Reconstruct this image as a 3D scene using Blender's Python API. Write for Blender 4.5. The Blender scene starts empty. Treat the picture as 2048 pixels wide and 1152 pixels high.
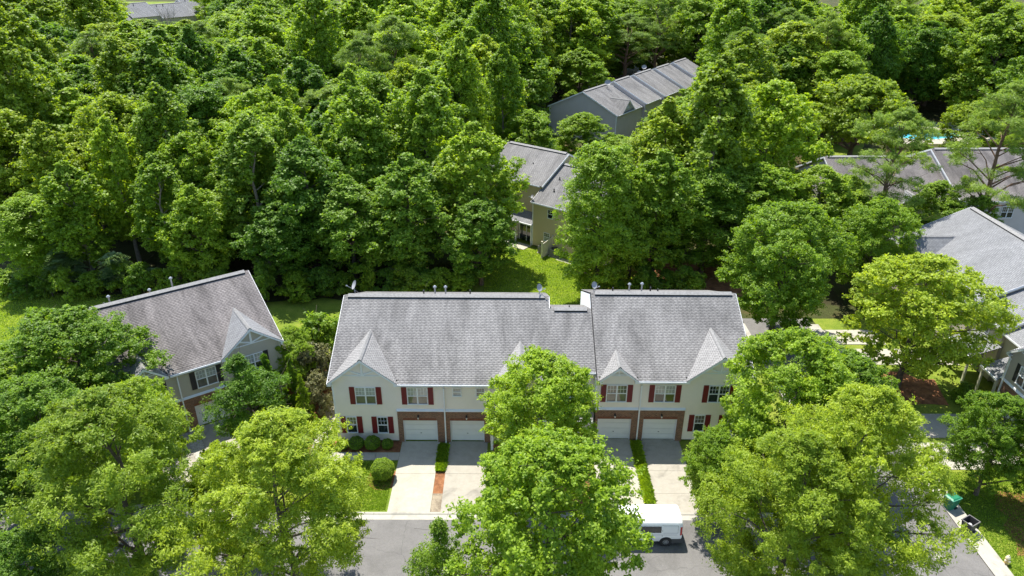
import bpy, math, random
import numpy as np
from mathutils import Vector, Matrix

random.seed(7)
sc = bpy.context.scene
col = sc.collection
R = math.radians

# ------------------------------------------------------------------ camera, sky, sun, exposure
CAM_H, PITCH, FPX = 34.4, 26.6, 1420.0            # metres above ground, degrees down, focal length in 2048-px units
cam_d = bpy.data.cameras.new('camera')
cam = bpy.data.objects.new('camera', cam_d)
col.objects.link(cam)
cam.location = (0, 0, CAM_H)
cam.rotation_euler = (Matrix.Rotation(R(90 - PITCH), 3, 'X') @ Matrix.Rotation(R(0.12), 3, 'Z')).to_euler()
cam_d.sensor_width = 36.0
cam_d.lens = FPX / 2048 * 36.0
cam_d.clip_start = 0.5
cam_d.clip_end = 3000
sc.camera = cam

sun_vec = Vector((-0.20, 0.43, 1.0)).normalized()  # towards the sun: high, beyond the houses
elev = math.asin(sun_vec.z)
azim = math.atan2(sun_vec.x, sun_vec.y)
w = bpy.data.worlds.new('World'); sc.world = w; w.use_nodes = True
nt = w.node_tree
sky = nt.nodes.new('ShaderNodeTexSky'); sky.sky_type = 'NISHITA'; sky.sun_disc = False
sky.sun_elevation = elev; sky.sun_rotation = azim; sky.air_density = 1.0; sky.dust_density = 0.6
nt.links.new(sky.outputs[0], nt.nodes['Background'].inputs[0])
nt.nodes['Background'].inputs[1].default_value = 0.15
sd = bpy.data.lights.new('sun', 'SUN'); sun = bpy.data.objects.new('sun', sd); col.objects.link(sun)
sd.energy = 4.9; sd.angle = R(0.5); sd.color = (1.0, 0.955, 0.87)
sun.rotation_euler = (-sun_vec).to_track_quat('-Z', 'Y').to_euler()
sc.view_settings.view_transform = 'Standard'
sc.view_settings.look = 'None'
sc.view_settings.exposure = 0.92
sc.view_settings.gamma = 1.0
sc.view_settings.use_curve_mapping = False

# ------------------------------------------------------------------ helpers
def V(*a): return Vector(a)

def tag(o, label=None, cat=None, group=None, kind=None):
    if label: o['label'] = label
    if cat: o['category'] = cat
    if group: o['group'] = group
    if kind: o['kind'] = kind
    return o

def empty(name, loc=(0, 0, 0), rz=0.0, label=None, cat=None, group=None, kind=None):
    o = bpy.data.objects.new(name, None); col.objects.link(o)
    o.location = loc; o.rotation_euler = (0, 0, rz); o.empty_display_size = 0.3
    return tag(o, label, cat, group, kind)

class MB:
    def __init__(s): s.v = []; s.f = []; s.uv = []
    def face(s, pts, uv=None):
        n = len(s.v); s.v += [tuple(p) for p in pts]; s.f.append(tuple(range(n, n + len(pts))))
        s.uv.append(uv if uv else [(0, 0)] * len(pts)); return s
    def mesh(s, verts, faces):
        n = len(s.v); s.v += [tuple(p) for p in verts]
        for f in faces:
            s.f.append(tuple(i + n for i in f)); s.uv.append([(0, 0)] * len(f))
        return s
    def box(s, x0, x1, y0, y1, z0, z1):
        v = [(x0, y0, z0), (x1, y0, z0), (x1, y1, z0), (x0, y1, z0), (x0, y0, z1), (x1, y0, z1), (x1, y1, z1), (x0, y1, z1)]
        fs = [(3, 2, 1, 0), (4, 5, 6, 7), (0, 1, 5, 4), (1, 2, 6, 5), (2, 3, 7, 6), (3, 0, 4, 7)]
        n = len(s.v); s.v += v
        for k, f in enumerate(fs):
            s.f.append(tuple(i + n for i in f))
            if k < 2: s.uv.append([(v[i][0], v[i][1]) for i in f])
            elif k in (2, 4): s.uv.append([(v[i][0], v[i][2]) for i in f])
            else: s.uv.append([(v[i][1], v[i][2]) for i in f])
        return s
    def beam(s, p0, p1, wd, ht, up=(0, 0, 1)):
        p0 = Vector(p0); p1 = Vector(p1); d = (p1 - p0).normalized(); up = Vector(up)
        a = d.cross(up).normalized() * wd / 2; b = a.cross(d).normalized() * ht / 2
        vs = [p + i * a + j * b for p in (p0, p1) for i, j in ((-1, -1), (1, -1), (1, 1), (-1, 1))]
        return s.mesh(vs, [(0, 1, 2, 3), (7, 6, 5, 4), (0, 4, 5, 1), (1, 5, 6, 2), (2, 6, 7, 3), (3, 7, 4, 0)])
    def tube(s, p0, p1, r0, r1=None, n=8, cap=True):
        r1 = r0 if r1 is None else r1
        p0 = Vector(p0); p1 = Vector(p1); d = (p1 - p0).normalized()
        a = d.cross(Vector((0, 0, 1)) if abs(d.z) < .9 else Vector((1, 0, 0))).normalized(); b = d.cross(a)
        vs = []
        for p, r in ((p0, r0), (p1, r1)):
            for k in range(n):
                t = 2 * math.pi * k / n; vs.append(p + (a * math.cos(t) + b * math.sin(t)) * r)
        fs = [(k, (k + 1) % n, n + (k + 1) % n, n + k) for k in range(n)]
        if cap: fs += [tuple(range(n))[::-1], tuple(range(n, 2 * n))]
        return s.mesh(vs, fs)
    def lathe(s, prof, c=(0, 0, 0), n=16):
        c = Vector(c); vs = []; fs = []
        for r, z in prof:
            for k in range(n):
                t = 2 * math.pi * k / n; vs.append(c + V(r * math.cos(t), r * math.sin(t), z))
        for i in range(len(prof) - 1):
            for k in range(n):
                fs.append((i * n + k, i * n + (k + 1) % n, (i + 1) * n + (k + 1) % n, (i + 1) * n + k))
        fs.append(tuple(range(n))[::-1]); fs.append(tuple(range((len(prof) - 1) * n, len(prof) * n)))
        return s.mesh(vs, fs)
    def build(s, name, mat, parent=None, smooth=False, loc=None):
        me = bpy.data.meshes.new(name); me.from_pydata(s.v, [], s.f)
        uvl = me.uv_layers.new(name='UVMap')
        flat = [c for f in s.uv for p in f for c in p]
        uvl.data.foreach_set('uv', flat)
        if smooth: me.polygons.foreach_set('use_smooth', [True] * len(me.polygons))
        me.materials.append(mat); me.update()
        o = bpy.data.objects.new(name, me); col.objects.link(o)
        if parent: o.parent = parent
        if loc: o.location = loc
        return o

# ------------------------------------------------------------------ materials
def newmat(name):
    m = bpy.data.materials.new(name); m.use_nodes = True
    t = m.node_tree; return m, t, t.nodes['Principled BSDF']

def lk(t, a, b): t.links.new(a, b)

def node(t, typ, **kw):
    n = t.nodes.new(typ)
    for k, v in kw.items():
        if hasattr(n, k) and not k.startswith('in_'): setattr(n, k, v)
    return n

def ramp(t, fac, stops):
    n = t.nodes.new('ShaderNodeValToRGB'); cr = n.color_ramp
    while len(cr.elements) < len(stops): cr.elements.new(.5)
    for e, (p, c) in zip(cr.elements, stops):
        e.position = p; e.color = (*c, 1) if len(c) == 3 else c
    lk(t, fac, n.inputs[0]); return n.outputs[0]

def noise(t, scale, detail=4, rough=.6, vec=None, dist=0):
    n = t.nodes.new('ShaderNodeTexNoise'); n.inputs['Scale'].default_value = scale
    n.inputs['Detail'].default_value = detail; n.inputs['Roughness'].default_value = rough
    n.inputs['Distortion'].default_value = dist
    if vec is None:
        tc = t.nodes.new('ShaderNodeTexCoord'); vec = tc.outputs['Object']
    lk(t, vec, n.inputs['Vector']); return n.outputs['Fac']

def geo_vec(t, sc_=(1, 1, 1)):
    g = t.nodes.new('ShaderNodeNewGeometry'); m = t.nodes.new('ShaderNodeMapping'); m.inputs['Scale'].default_value = sc_
    lk(t, g.outputs['Position'], m.inputs['Vector']); return m.outputs[0]

def mix(t, fac, a, b, typ='MIX'):
    n = t.nodes.new('ShaderNodeMix'); n.data_type = 'RGBA'; n.blend_type = typ
    for sock, v in ((n.inputs[0], fac), (n.inputs[6], a), (n.inputs[7], b)):
        if isinstance(v, (int, float)): sock.default_value = v
        elif isinstance(v, tuple): sock.default_value = (*v, 1) if len(v) == 3 else v
        else: lk(t, v, sock)
    return n.outputs[2]

def bump(t, b, h, strength=.3, dist=.02):
    n = t.nodes.new('ShaderNodeBump'); n.inputs['Strength'].default_value = strength; n.inputs['Distance'].default_value = dist
    lk(t, h, n.inputs['Height']); lk(t, n.outputs[0], b.inputs['Normal'])

def plain(name, c, rough=.6, var=.12, scale=3.0, metal=0.0, coat=0.0, spec=.5):
    m, t, b = newmat(name)
    n = noise(t, scale, 5, .65, geo_vec(t))
    lo = tuple(x * (1 - var) for x in c); hi = tuple(min(1, x * (1 + var)) for x in c)
    lk(t, ramp(t, n, [(.3, lo), (.7, hi)]), b.inputs['Base Color'])
    b.inputs['Roughness'].default_value = rough; b.inputs['Metallic'].default_value = metal
    b.inputs['Coat Weight'].default_value = coat; b.inputs['Specular IOR Level'].default_value = spec
    return m

def shingle_mat(name, c_dark, c_light, c_shadow, streak=.35):
    """laminated shingles: courses .15 m high, a darker cut-out every .31 m in the lower half of each course"""
    m, t, b = newmat(name)
    uv = t.nodes.new('ShaderNodeUVMap').outputs[0]
    def brick(w_, h_, off, c1, c2, bias, shift=(0, 0, 0)):
        mp = t.nodes.new('ShaderNodeMapping'); mp.inputs['Location'].default_value = shift; lk(t, uv, mp.inputs['Vector'])
        br = t.nodes.new('ShaderNodeTexBrick'); lk(t, mp.outputs[0], br.inputs['Vector'])
        br.inputs['Color1'].default_value = (*c1, 1); br.inputs['Color2'].default_value = (*c2, 1); br.inputs['Mortar'].default_value = (*c1, 1)
        br.inputs['Scale'].default_value = 1; br.inputs['Mortar Size'].default_value = 0; br.inputs['Bias'].default_value = bias
        br.inputs['Brick Width'].default_value = w_; br.inputs['Row Height'].default_value = h_; br.offset = off
        return br.outputs[0]
    base = brick(.33, .15, .42, c_light, tuple(x * .86 for x in c_light), 0)
    var = brick(.155, .15, .37, (.87, .87, .875), (1.08, 1.075, 1.07), .1, (.05, 0, 0))
    c = mix(t, 1, base, var, 'MULTIPLY')
    # cut-outs: periodic in u, shifted per course
    sep = t.nodes.new('ShaderNodeSeparateXYZ'); lk(t, uv, sep.inputs[0])
    def mth(op, a, b_=None, c_=None):
        n = t.nodes.new('ShaderNodeMath'); n.operation = op
        for i, x in enumerate((a, b_, c_)):
            if x is None: continue
            if isinstance(x, (int, float)): n.inputs[i].default_value = x
            else: lk(t, x, n.inputs[i])
        return n.outputs[0]
    row = mth('FLOOR', mth('DIVIDE', sep.outputs[1], .15)); fv = mth('FRACT', mth('DIVIDE', sep.outputs[1], .15))
    jit = mth('MULTIPLY', mth('FRACT', mth('MULTIPLY', mth('SINE', mth('MULTIPLY', row, 12.9)), 43.7)), .25)
    uu = mth('FRACT', mth('ADD', mth('DIVIDE', sep.outputs[0], .33), mth('ADD', mth('MULTIPLY', row, .5), jit)))
    inu = mth('LESS_THAN', uu, .36); inv = mth('LESS_THAN', fv, .62)
    c = mix(t, mth('MULTIPLY', mth('MULTIPLY', inu, inv), .56), c, c_dark)
    edge = mth('LESS_THAN', fv, .14)  # painted shadow line along the lower edge of each course
    c = mix(t, mth('MULTIPLY', edge, .35), c, c_shadow)
    mp = t.nodes.new('ShaderNodeMapping'); mp.inputs['Scale'].default_value = (1.0, .26, 1); mp.inputs['Rotation'].default_value = (0, 0, .12); lk(t, uv, mp.inputs['Vector'])
    st = noise(t, .75, 6, .62, mp.outputs[0], .8)
    c = mix(t, 1, c, ramp(t, st, [(.34, (1 - streak,) * 3), (.50, (1 - streak * .35,) * 3), (.64, (1.06, 1.06, 1.06))]), 'MULTIPLY')
    fn = noise(t, 26, 3, .7, uv)
    c = mix(t, .4, c, ramp(t, fn, [(.3, (.7, .7, .7)), (.7, (1.25, 1.25, 1.25))]), 'MULTIPLY')
    lk(t, c, b.inputs['Base Color']); b.inputs['Roughness'].default_value = .9
    b.inputs['Specular IOR Level'].default_value = .25
    return m

def brick_mat(name):
    m, t, b = newmat(name)
    uv = t.nodes.new('ShaderNodeUVMap').outputs[0]
    br = t.nodes.new('ShaderNodeTexBrick'); lk(t, uv, br.inputs['Vector'])
    br.inputs['Color1'].default_value = (.10, .028, .014, 1); br.inputs['Color2'].default_value = (.27, .105, .052, 1)
    br.inputs['Mortar'].default_value = (.33, .25, .17, 1); br.inputs['Scale'].default_value = 1
    br.inputs['Mortar Size'].default_value = .012; br.inputs['Bias'].default_value = -.1
    br.inputs['Brick Width'].default_value = .21; br.inputs['Row Height'].default_value = .078
    n = noise(t, 9, 4, .7, uv)
    c = mix(t, .6, br.outputs[0], ramp(t, n, [(.3, (.55, .5, .5)), (.7, (1.3, 1.3, 1.3))]), 'MULTIPLY')
    lk(t, c, b.inputs['Base Color']); b.inputs['Roughness'].default_value = .85
    bump(t, b, br.outputs['Fac'], -.4, .01)
    return m

def leaf_mat(name, c_lo, c_hi, trans, rough=.5, hue_var=.010):
    m, t, b = newmat(name)
    at = t.nodes.new('ShaderNodeAttribute'); at.attribute_name = 'tint'
    oi = t.nodes.new('ShaderNodeObjectInfo')
    base = ramp(t, at.outputs['Fac'], [(0.05, c_lo), (.95, c_hi)])
    hs = t.nodes.new('ShaderNodeHueSaturation')
    mr = t.nodes.new('ShaderNodeMapRange'); lk(t, oi.outputs['Random'], mr.inputs[0])
    mr.inputs[3].default_value = .5 - hue_var; mr.inputs[4].default_value = .5 + hue_var
    lk(t, mr.outputs[0], hs.inputs['Hue'])
    mr2 = t.nodes.new('ShaderNodeMapRange'); lk(t, oi.outputs['Random'], mr2.inputs[0])
    mr2.inputs[3].default_value = 1.18; mr2.inputs[4].default_value = .82
    lk(t, mr2.outputs[0], hs.inputs['Value'])
    lk(t, base, hs.inputs['Color'])
    lk(t, hs.outputs[0], b.inputs['Base Color']); b.inputs['Roughness'].default_value = rough
    b.inputs['Specular IOR Level'].default_value = .28
    tr = t.nodes.new('ShaderNodeBsdfTranslucent')
    tc = mix(t, 1.0, hs.outputs[0], trans, 'MULTIPLY'); lk(t, tc, tr.inputs['Color'])
    ms = t.nodes.new('ShaderNodeMixShader'); ms.inputs[0].default_value = .44
    lk(t, b.outputs[0], ms.inputs[1]); lk(t, tr.outputs[0], ms.inputs[2])
    lk(t, ms.outputs[0], t.nodes['Material Output'].inputs['Surface'])
    return m

def ground_mat(name, stops, scale=.8, fine=14, bs=.5, bd=.03, rough=.95):
    m, t, b = newmat(name)
    gv = geo_vec(t)
    n1 = noise(t, scale, 6, .65, gv, .4); n2 = noise(t, fine, 4, .75, gv)
    c = ramp(t, n1, stops)
    c = mix(t, .75, c, ramp(t, n2, [(.28, (.5, .5, .5)), (.5, (1, 1, 1)), (.75, (1.5, 1.5, 1.4))]), 'MULTIPLY')
    lk(t, c, b.inputs['Base Color']); b.inputs['Roughness'].default_value = rough
    b.inputs['Specular IOR Level'].default_value = .2
    bump(t, b, n2, bs, bd)
    return m

M = {}
M['roof'] = shingle_mat('taupe_grey_shingles', (.095, .092, .09), (.262, .255, .248), (.055, .052, .05), .36)
M['roof_dormer_lit'] = shingle_mat('sunlit_tone_dormer_shingles', (.105, .102, .10), (.30, .293, .285), (.06, .058, .055), .12)  # lighter copy of the shingles: sunlit dormer slopes put into colour, fewer stains
M['roof_brown'] = shingle_mat('brown_grey_shingles', (.09, .08, .077), (.235, .215, .206), (.055, .048, .046), .5)
M['roof_blue'] = shingle_mat('cool_grey_shingles', (.13, .132, .135), (.24, .244, .25), (.08, .08, .085), .14)
M['roof_plain'] = plain('ridge_cap_shingle', (.225, .22, .212), .9, .28, 7)
M['siding'] = plain('cream_vinyl_siding', (.86, .775, .67), .55, .04, .8)
M['siding_tan'] = plain('tan_vinyl_siding', (.46, .41, .33), .55, .05, .8)
M['siding_yellow'] = plain('yellow_tan_siding', (.56, .47, .27), .55, .05, .8)
M['siding_grey'] = plain('grey_vinyl_siding', (.53, .475, .44), .55, .05, .8)
M['trim'] = plain('white_trim', (.78, .79, .80), .45, .04, 2)
M['trim_cream'] = plain('cream_trim', (.66, .62, .50), .45, .04, 2)
M['garage'] = plain('white_garage_door', (.76, .76, .74), .4, .03, 2)
M['brick'] = brick_mat('red_brown_brick')
M['red'] = plain('dark_red_shutter', (.17, .010, .016), .5, .1, 4)
M['navy'] = plain('black_shutter', (.014, .016, .022), .5, .1, 4)
M['slot'] = plain('near_black', (.015, .015, .016), .9, .1)
M['blind'] = plain('window_with_blinds', (.36, .37, .36), .08, .25, 9, coat=1)
M['glass_mid'] = plain('window_glass_brownish', (.13, .12, .10), .04, .4, 1.5, coat=1)
M['glass_dark'] = plain('window_glass_dark', (.02, .028, .032), .03, .3, 1.5, coat=1)
M['metal_black'] = plain('black_metal', (.02, .02, .02), .4, .1)
M['metal_grey'] = plain('galvanised_metal', (.38, .39, .40), .35, .12, 8, metal=.6)
M['dish'] = plain('grey_dish', (.30, .30, .31), .5, .08)
M['lamp_glass'] = plain('lantern_glass', (.7, .68, .6), .2, .1)
M['bark'] = plain('grey_brown_bark', (.10, .078, .058), .95, .45, 5)
M['bark_pale'] = plain('pale_bark', (.26, .22, .17), .95, .35, 4)
M['bark_pine'] = plain('pine_bark', (.16, .095, .06), .95, .4, 5)
M['mulch'] = ground_mat('pine_straw_mulch', [(.3, (.11, .05, .025)), (.55, (.25, .11, .05)), (.75, (.36, .19, .10))], 1.6, 22)
M['soil'] = ground_mat('bare_gravelly_soil', [(.3, (.14, .11, .08)), (.6, (.30, .25, .18))], 2, 24)
M['lawn'] = ground_mat('lawn_grass', [(.28, (.085, .135, .014)), (.5, (.145, .20, .02)), (.72, (.24, .26, .04))], .35, 9, .9, .06)
M['ground'] = ground_mat('woodland_floor', [(.3, (.035, .028, .014)), (.5, (.05, .06, .016)), (.7, (.10, .065, .03))], .25, 5, .9, .1)
M['stone'] = ground_mat('pale_stones', [(.3, (.2, .19, .17)), (.7, (.55, .52, .46))], 6, 30)

def concrete(name, c, stain=.4):
    m, t, b = newmat(name); gv = geo_vec(t)
    n = noise(t, .45, 6, .6, gv, .8); n2 = noise(t, 25, 3, .7, gv); n3 = noise(t, 2.2, 5, .7, gv)
    cc = ramp(t, n, [(.28, tuple(x * (1 - stain) for x in c)), (.46, c), (.8, tuple(x * 1.08 for x in c))])
    cc = mix(t, .5, cc, ramp(t, n2, [(.3, (.8, .8, .8)), (.7, (1.12, 1.12, 1.12))]), 'MULTIPLY')
    cc = mix(t, .6, cc, ramp(t, n3, [(.3, (.82, .81, .79)), (.6, (1.04, 1.04, 1.04))]), 'MULTIPLY')
    lk(t, cc, b.inputs['Base Color']); b.inputs['Roughness'].default_value = .9
    bump(t, b, n2, .25, .01); return m
M['concrete'] = concrete('pale_concrete', (.375, .35, .285), .2)
M['concrete_stained'] = concrete('stained_concrete', (.325, .30, .25), .5)
M['kerb'] = concrete('kerb_concrete', (.37, .35, .30), .35)
m, t, b = newmat('worn_asphalt'); gv = geo_vec(t)
n1 = noise(t, .3, 6, .65, gv, 1.0); n2 = noise(t, 40, 3, .8, gv); n3 = noise(t, 6, 3, .7, gv)
c = ramp(t, n1, [(.3, (.115, .110, .104)), (.5, (.150, .143, .136)), (.75, (.19, .182, .172))])
c = mix(t, .7, c, ramp(t, n2, [(.3, (.6, .6, .6)), (.7, (1.35, 1.35, 1.35))]), 'MULTIPLY')
c = mix(t, .35, c, ramp(t, n3, [(.3, (.75, .75, .75)), (.7, (1.15, 1.15, 1.15))]), 'MULTIPLY')
vo = t.nodes.new('ShaderNodeTexVoronoi'); vo.feature = 'DISTANCE_TO_EDGE'; vo.inputs['Scale'].default_value = .22
wr = t.nodes.new('ShaderNodeVectorMath'); wr.operation = 'ADD'
wn = t.nodes.new('ShaderNodeTexNoise'); wn.inputs['Scale'].default_value = .8; lk(t, gv, wn.inputs['Vector'])
lk(t, gv, wr.inputs[0]); lk(t, wn.outputs['Color'], wr.inputs[1]); lk(t, wr.outputs[0], vo.inputs['Vector'])
c = mix(t, 1, c, ramp(t, vo.outputs['Distance'], [(.0, (.72, .72, .72)), (.005, (1, 1, 1))]), 'MULTIPLY')
lk(t, c, b.inputs['Base Color']); b.inputs['Roughness'].default_value = .92; bump(t, b, n2, .5, .01)
M['asphalt'] = m

# leaves: reflectance range and transmission tint
M['leaf_bright'] = leaf_mat('bright_green_leaves', (.086, .172, .010), (.345, .475, .038), (1.95, 1.85, .55))
M['leaf_mid'] = leaf_mat('mid_green_leaves', (.072, .150, .011), (.30, .425, .034), (1.95, 1.9, .55))
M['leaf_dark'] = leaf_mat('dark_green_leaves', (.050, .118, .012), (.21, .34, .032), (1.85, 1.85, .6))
M['leaf_yellow'] = leaf_mat('yellow_green_leaves', (.092, .166, .010), (.355, .455, .040), (1.9, 1.8, .5))
M['leaf_olive'] = leaf_mat('olive_leaves', (.070, .145, .012), (.28, .40, .038), (1.8, 1.75, .55))
M['needle'] = leaf_mat('pine_needles', (.085, .155, .022), (.30, .41, .06), (1.7, 1.7, .65))
M['leaf_pale'] = leaf_mat('pale_photinia_leaves', (.12, .14, .05), (.30, .28, .14), (1.3, 1.3, .9))
M['leaf_pale_sumac'] = leaf_mat('pale_sumac_fronds', (.10, .17, .06), (.26, .36, .16), (1.4, 1.5, 1))

# ------------------------------------------------------------------ pixel -> place (used to measure where things stand)
TP = math.tan(R(PITCH))
def at(px, py, h=0.0):
    """the point at height h seen at photo pixel (px, py)"""
    dep = R(PITCH) + math.atan((py - 576) / FPX)
    D = (CAM_H - h) / math.tan(dep)
    z = D * math.cos(R(PITCH)) + (CAM_H - h) * math.sin(R(PITCH))
    return V((px - 1024) / FPX * z, D, h)
def top_h(py, Y):
    return CAM_H - Y * math.tan(R(PITCH) + math.atan((py - 576) / FPX))
def x_at(px, Y, h):
    return (px - 1024) / FPX * (Y * math.cos(R(PITCH)) + (CAM_H - h) * math.sin(R(PITCH)))
def proj(X, Y, h):
    z = Y * math.cos(R(PITCH)) + (CAM_H - h) * math.sin(R(PITCH))
    yy = (CAM_H - h) * math.cos(R(PITCH)) - Y * math.sin(R(PITCH))
    return 1024 + FPX * X / z, 576 + FPX * yy / z

# ------------------------------------------------------------------ ground, lawns, roads
def sheet(name, pts, z, mat, kind='structure'):
    mb = MB(); mb.face([(x, y, z) for x, y in pts], [(x, y) for x, y in pts])
    return tag(mb.build(name, mat), kind=kind)

def blob_outline(pts, jit=.35, step=1.0, seed=1):
    rr = random.Random(seed); out = []
    for i, p in enumerate(pts):
        q = pts[(i + 1) % len(pts)]; d = math.dist(p, q); n = max(1, int(d / step))
        for k in range(n):
            t = k / n; out.append((p[0] + (q[0] - p[0]) * t + rr.uniform(-jit, jit), p[1] + (q[1] - p[1]) * t + rr.uniform(-jit, jit)))
    return out

def ground_sheet():
    mb = MB(); n = 40; S = 1800
    for i in range(n):
        for j in range(n):
            x0 = -S + 2 * S * i / n; x1 = -S + 2 * S * (i + 1) / n; y0 = -S / 2 + 2 * S * j / n; y1 = -S / 2 + 2 * S * (j + 1) / n
            mb.face([(x0, y0, 0), (x1, y0, 0), (x1, y1, 0), (x0, y1, 0)])
    return tag(mb.build('ground', M['ground']), kind='structure')
ground_sheet()
sheet('lawn', blob_outline([(-75, 35.3), (22.4, 35.3), (22.4, 62), (21, 66), (20, 70), (14, 80), (5, 82), (-3, 84), (-6, 80), (-5, 69), (-12, 65), (-20, 66), (-36, 64), (-50, 68), (-62, 68), (-78, 66)], .3, 1.6, 2), .004, M['lawn'])
sheet('lawn', [(29.9, 15), (55, 15), (55, 62), (29.9, 62)], .004, M['lawn'])
p = [at(1085, 305), at(1130, 305), at(1135, 262), at(1080, 262)]
sheet('lawn', blob_outline([(q.x, q.y) for q in p], .8, 2.5, 3), .004, M['lawn'])
p = [at(1600, 320), at(1740, 330), at(1720, 285), at(1610, 270)]
sheet('lawn', blob_outline([(q.x, q.y) for q in p], .8, 2.5, 4), .004, M['lawn'])
sheet('lawn', [(-230, 235), (-80, 235), (-80, 420), (-230, 420)], .004, M['lawn'])
sheet('road', [(-80, 20), (29.4, 20), (29.4, 62), (22.9, 62), (22.9, 36.5), (21.2, 34.76), (-80, 34.76)], .012, M['asphalt'])
p = [at(1612, 205), at(1640, 200), at(1665, 262), at(1600, 262)]
sheet('path', [(q.x, q.y) for q in p], .012, M['concrete'])
# kerb and gutter in cast lengths
kerb = tag(MB().box(-75, 21.2, 34.8, 35.35, -.05, .006).build('kerb', M['kerb']), kind='structure')
def kerb_seg(p0, p1, wd=.62, h=.09):
    mb = MB(); p0 = V(*p0, 0); p1 = V(*p1, 0); d = (p1 - p0).normalized(); nrm = V(-d.y, d.x, 0)
    prof = [(0, .018), (.42, .012), (.5, h * .8), (wd, h), (wd, -.05), (0, -.05)]
    a = [p0 + d * .008 + nrm * s + V(0, 0, z) for s, z in prof]; b_ = [p1 - d * .008 + nrm * s + V(0, 0, z) for s, z in prof]
    n = len(prof); mb.mesh(a + b_, [(i, (i + 1) % n, n + (i + 1) % n, n + i) for i in range(n)] + [tuple(range(n))[::-1], tuple(range(n, 2 * n))])
    return mb.build('kerb_segment', M['kerb'], kerb)
xk = -73.15
while xk < 21:
    kerb_seg((xk, 34.76), (xk + 3.05, 34.76)); xk += 3.05
yk = 18
while yk < 60:
    kerb_seg((29.38, yk + 3.05), (29.38, yk)) if False else kerb_seg((29.4, yk), (29.4, yk + 3.05), -.62, .11); yk += 3.05
yk = 36.6
while yk < 60:
    kerb_seg((22.9, yk), (22.9, yk + 3.05), .45, .11); yk += 3.05

def slabs(name, quads, mat, z=.02, label=None):
    root = empty(name, kind='structure')
    for q in quads:
        mb = MB(); c = [V(x, y, 0) for x, y in q]; ctr = sum(c, V(0, 0, 0)) / 4
        top = [p + (ctr - p).normalized() * .012 + V(0, 0, z + .03) for p in c]; bot = [V(p.x, p.y, -.05) for p in top]
        mb.mesh(top + bot, [(0, 1, 2, 3), (0, 4, 5, 1), (1, 5, 6, 2), (2, 6, 7, 3), (3, 7, 4, 0)])
        mb.build('slab', mat, root)
    return root
def rows(x0, x1, ys): return [[(x0, a), (x1, a), (x1, b_), (x0, b_)] for a, b_ in zip(ys[:-1], ys[1:])]
slabs('driveway', rows(-8.25, -5.4, [35.36, 39.15, 42.75]), M['concrete'])
slabs('driveway', rows(-4.72, -1.8, [35.36, 39.15, 42.75]), M['concrete_stained'])
slabs('driveway', rows(5.95, 8.98, [35.36, 37.2, 39.5, 43.1]), M['concrete'])
slabs('driveway', rows(9.62, 12.65, [35.36, 37.2, 39.5, 43.1]), M['concrete_stained'])
slabs('footpath', [[(-12.6 + i * .87, 40.6), (-12.6 + (i + 1) * .87 - .0, 40.6), (-12.6 + (i + 1) * .87, 41.45), (-12.6 + i * .87, 41.45)] for i in range(5)], M['concrete'])
slabs('footpath', [[(-13.9, 39.9), (-12.6, 40.6), (-12.6, 41.45), (-14.3, 41.3)]] + [[(-14.9, y), (-13.95, y), (-13.95, y + 1.1), (-14.9, y + 1.1)] for y in np.arange(41.35, 53, 1.1)], M['concrete'])
sheet('mulch_bed', blob_outline([(-13.6, 41.5), (-8.3, 41.5), (-8.3, 42.8), (-13.6, 42.8)], .05, .5, 5), .010, M['mulch'])
bx_ = V(-9.05, 38.75, 0)
sheet('mulch_bed', [(bx_.x + 1.15 * math.cos(a) * random.uniform(.93, 1.06) + .0, bx_.y - .1 + 1.15 * math.sin(a) * random.uniform(.93, 1.06)) for a in np.linspace(0, 2 * math.pi, 28)[:-1] if True], .010, M['mulch'])
sheet('mulch_bed', [(-5.4, 37.2), (-4.72, 37.2), (-4.72, 39.4), (-5.4, 39.4)], .010, M['mulch'])
sheet('gravel_strip', [(-5.4, 35.4), (-4.72, 35.4), (-4.72, 37.2), (-5.4, 37.2)], .010, M['soil'])
sheet('mulch_bed', [(8.98, 35.4), (9.62, 35.4), (9.62, 43), (8.98, 43)], .010, M['mulch'])
sheet('mulch_bed', blob_outline([(8, 67.5), (26, 66), (27, 74), (16, 77), (9, 74)], .4, 1.2, 6), .010, M['mulch'])
sheet('mulch_bed', blob_outline([(31.0, 48.0), (36, 47.5), (36.5, 51), (33, 52.6), (31, 52)], .4, 1.2, 7), .010, M['mulch'])
sheet('mulch_bed', blob_outline([(31.5, 31.5), (40, 31.5), (40, 36.5), (33, 37.5)], .4, 1.2, 8), .010, M['mulch'])
sheet('mulch_bed', blob_outline([(-.2, 36), (5.7, 36), (5.7, 41.5), (-1.3, 42.5)], .25, .9, 9), .010, M['mulch'])
sheet('mulch_bed', blob_outline([(-20.5, 41), (-15, 41), (-15, 53), (-19, 52)], .25, .9, 10), .010, M['mulch'])
p = [at(1655, 285), at(1720, 290), at(1715, 255), at(1640, 250)]
sheet('mulch_bed', blob_outline([(q.x, q.y) for q in p], .6, 2, 11), .010, M['mulch'])
# right hand driveways in front of the right townhouse
slabs('driveway', [[(30.05, 39.7), (34.2, 39.7), (34.2, 42.7), (30.05, 42.7)], [(34.2, 39.7), (38.5, 39.7), (38.5, 42.7), (34.2, 42.7)]], M['concrete'])
slabs('driveway', [[(30.05, 43.3), (34.2, 43.3), (34.2, 46.3), (30.05, 46.3)], [(34.2, 43.3), (38.5, 43.3), (38.5, 46.3), (34.2, 46.3)]], M['concrete_stained'])
slabs('driveway', [[(30.05, 53.5), (35, 53.5), (35, 56.2), (30.05, 56.2)], [(35, 53.5), (39.9, 53.5), (39.9, 56.2), (35, 56.2)], [(30.05, 57), (35, 57), (35, 59.7), (30.05, 59.7)]], M['concrete'])
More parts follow.
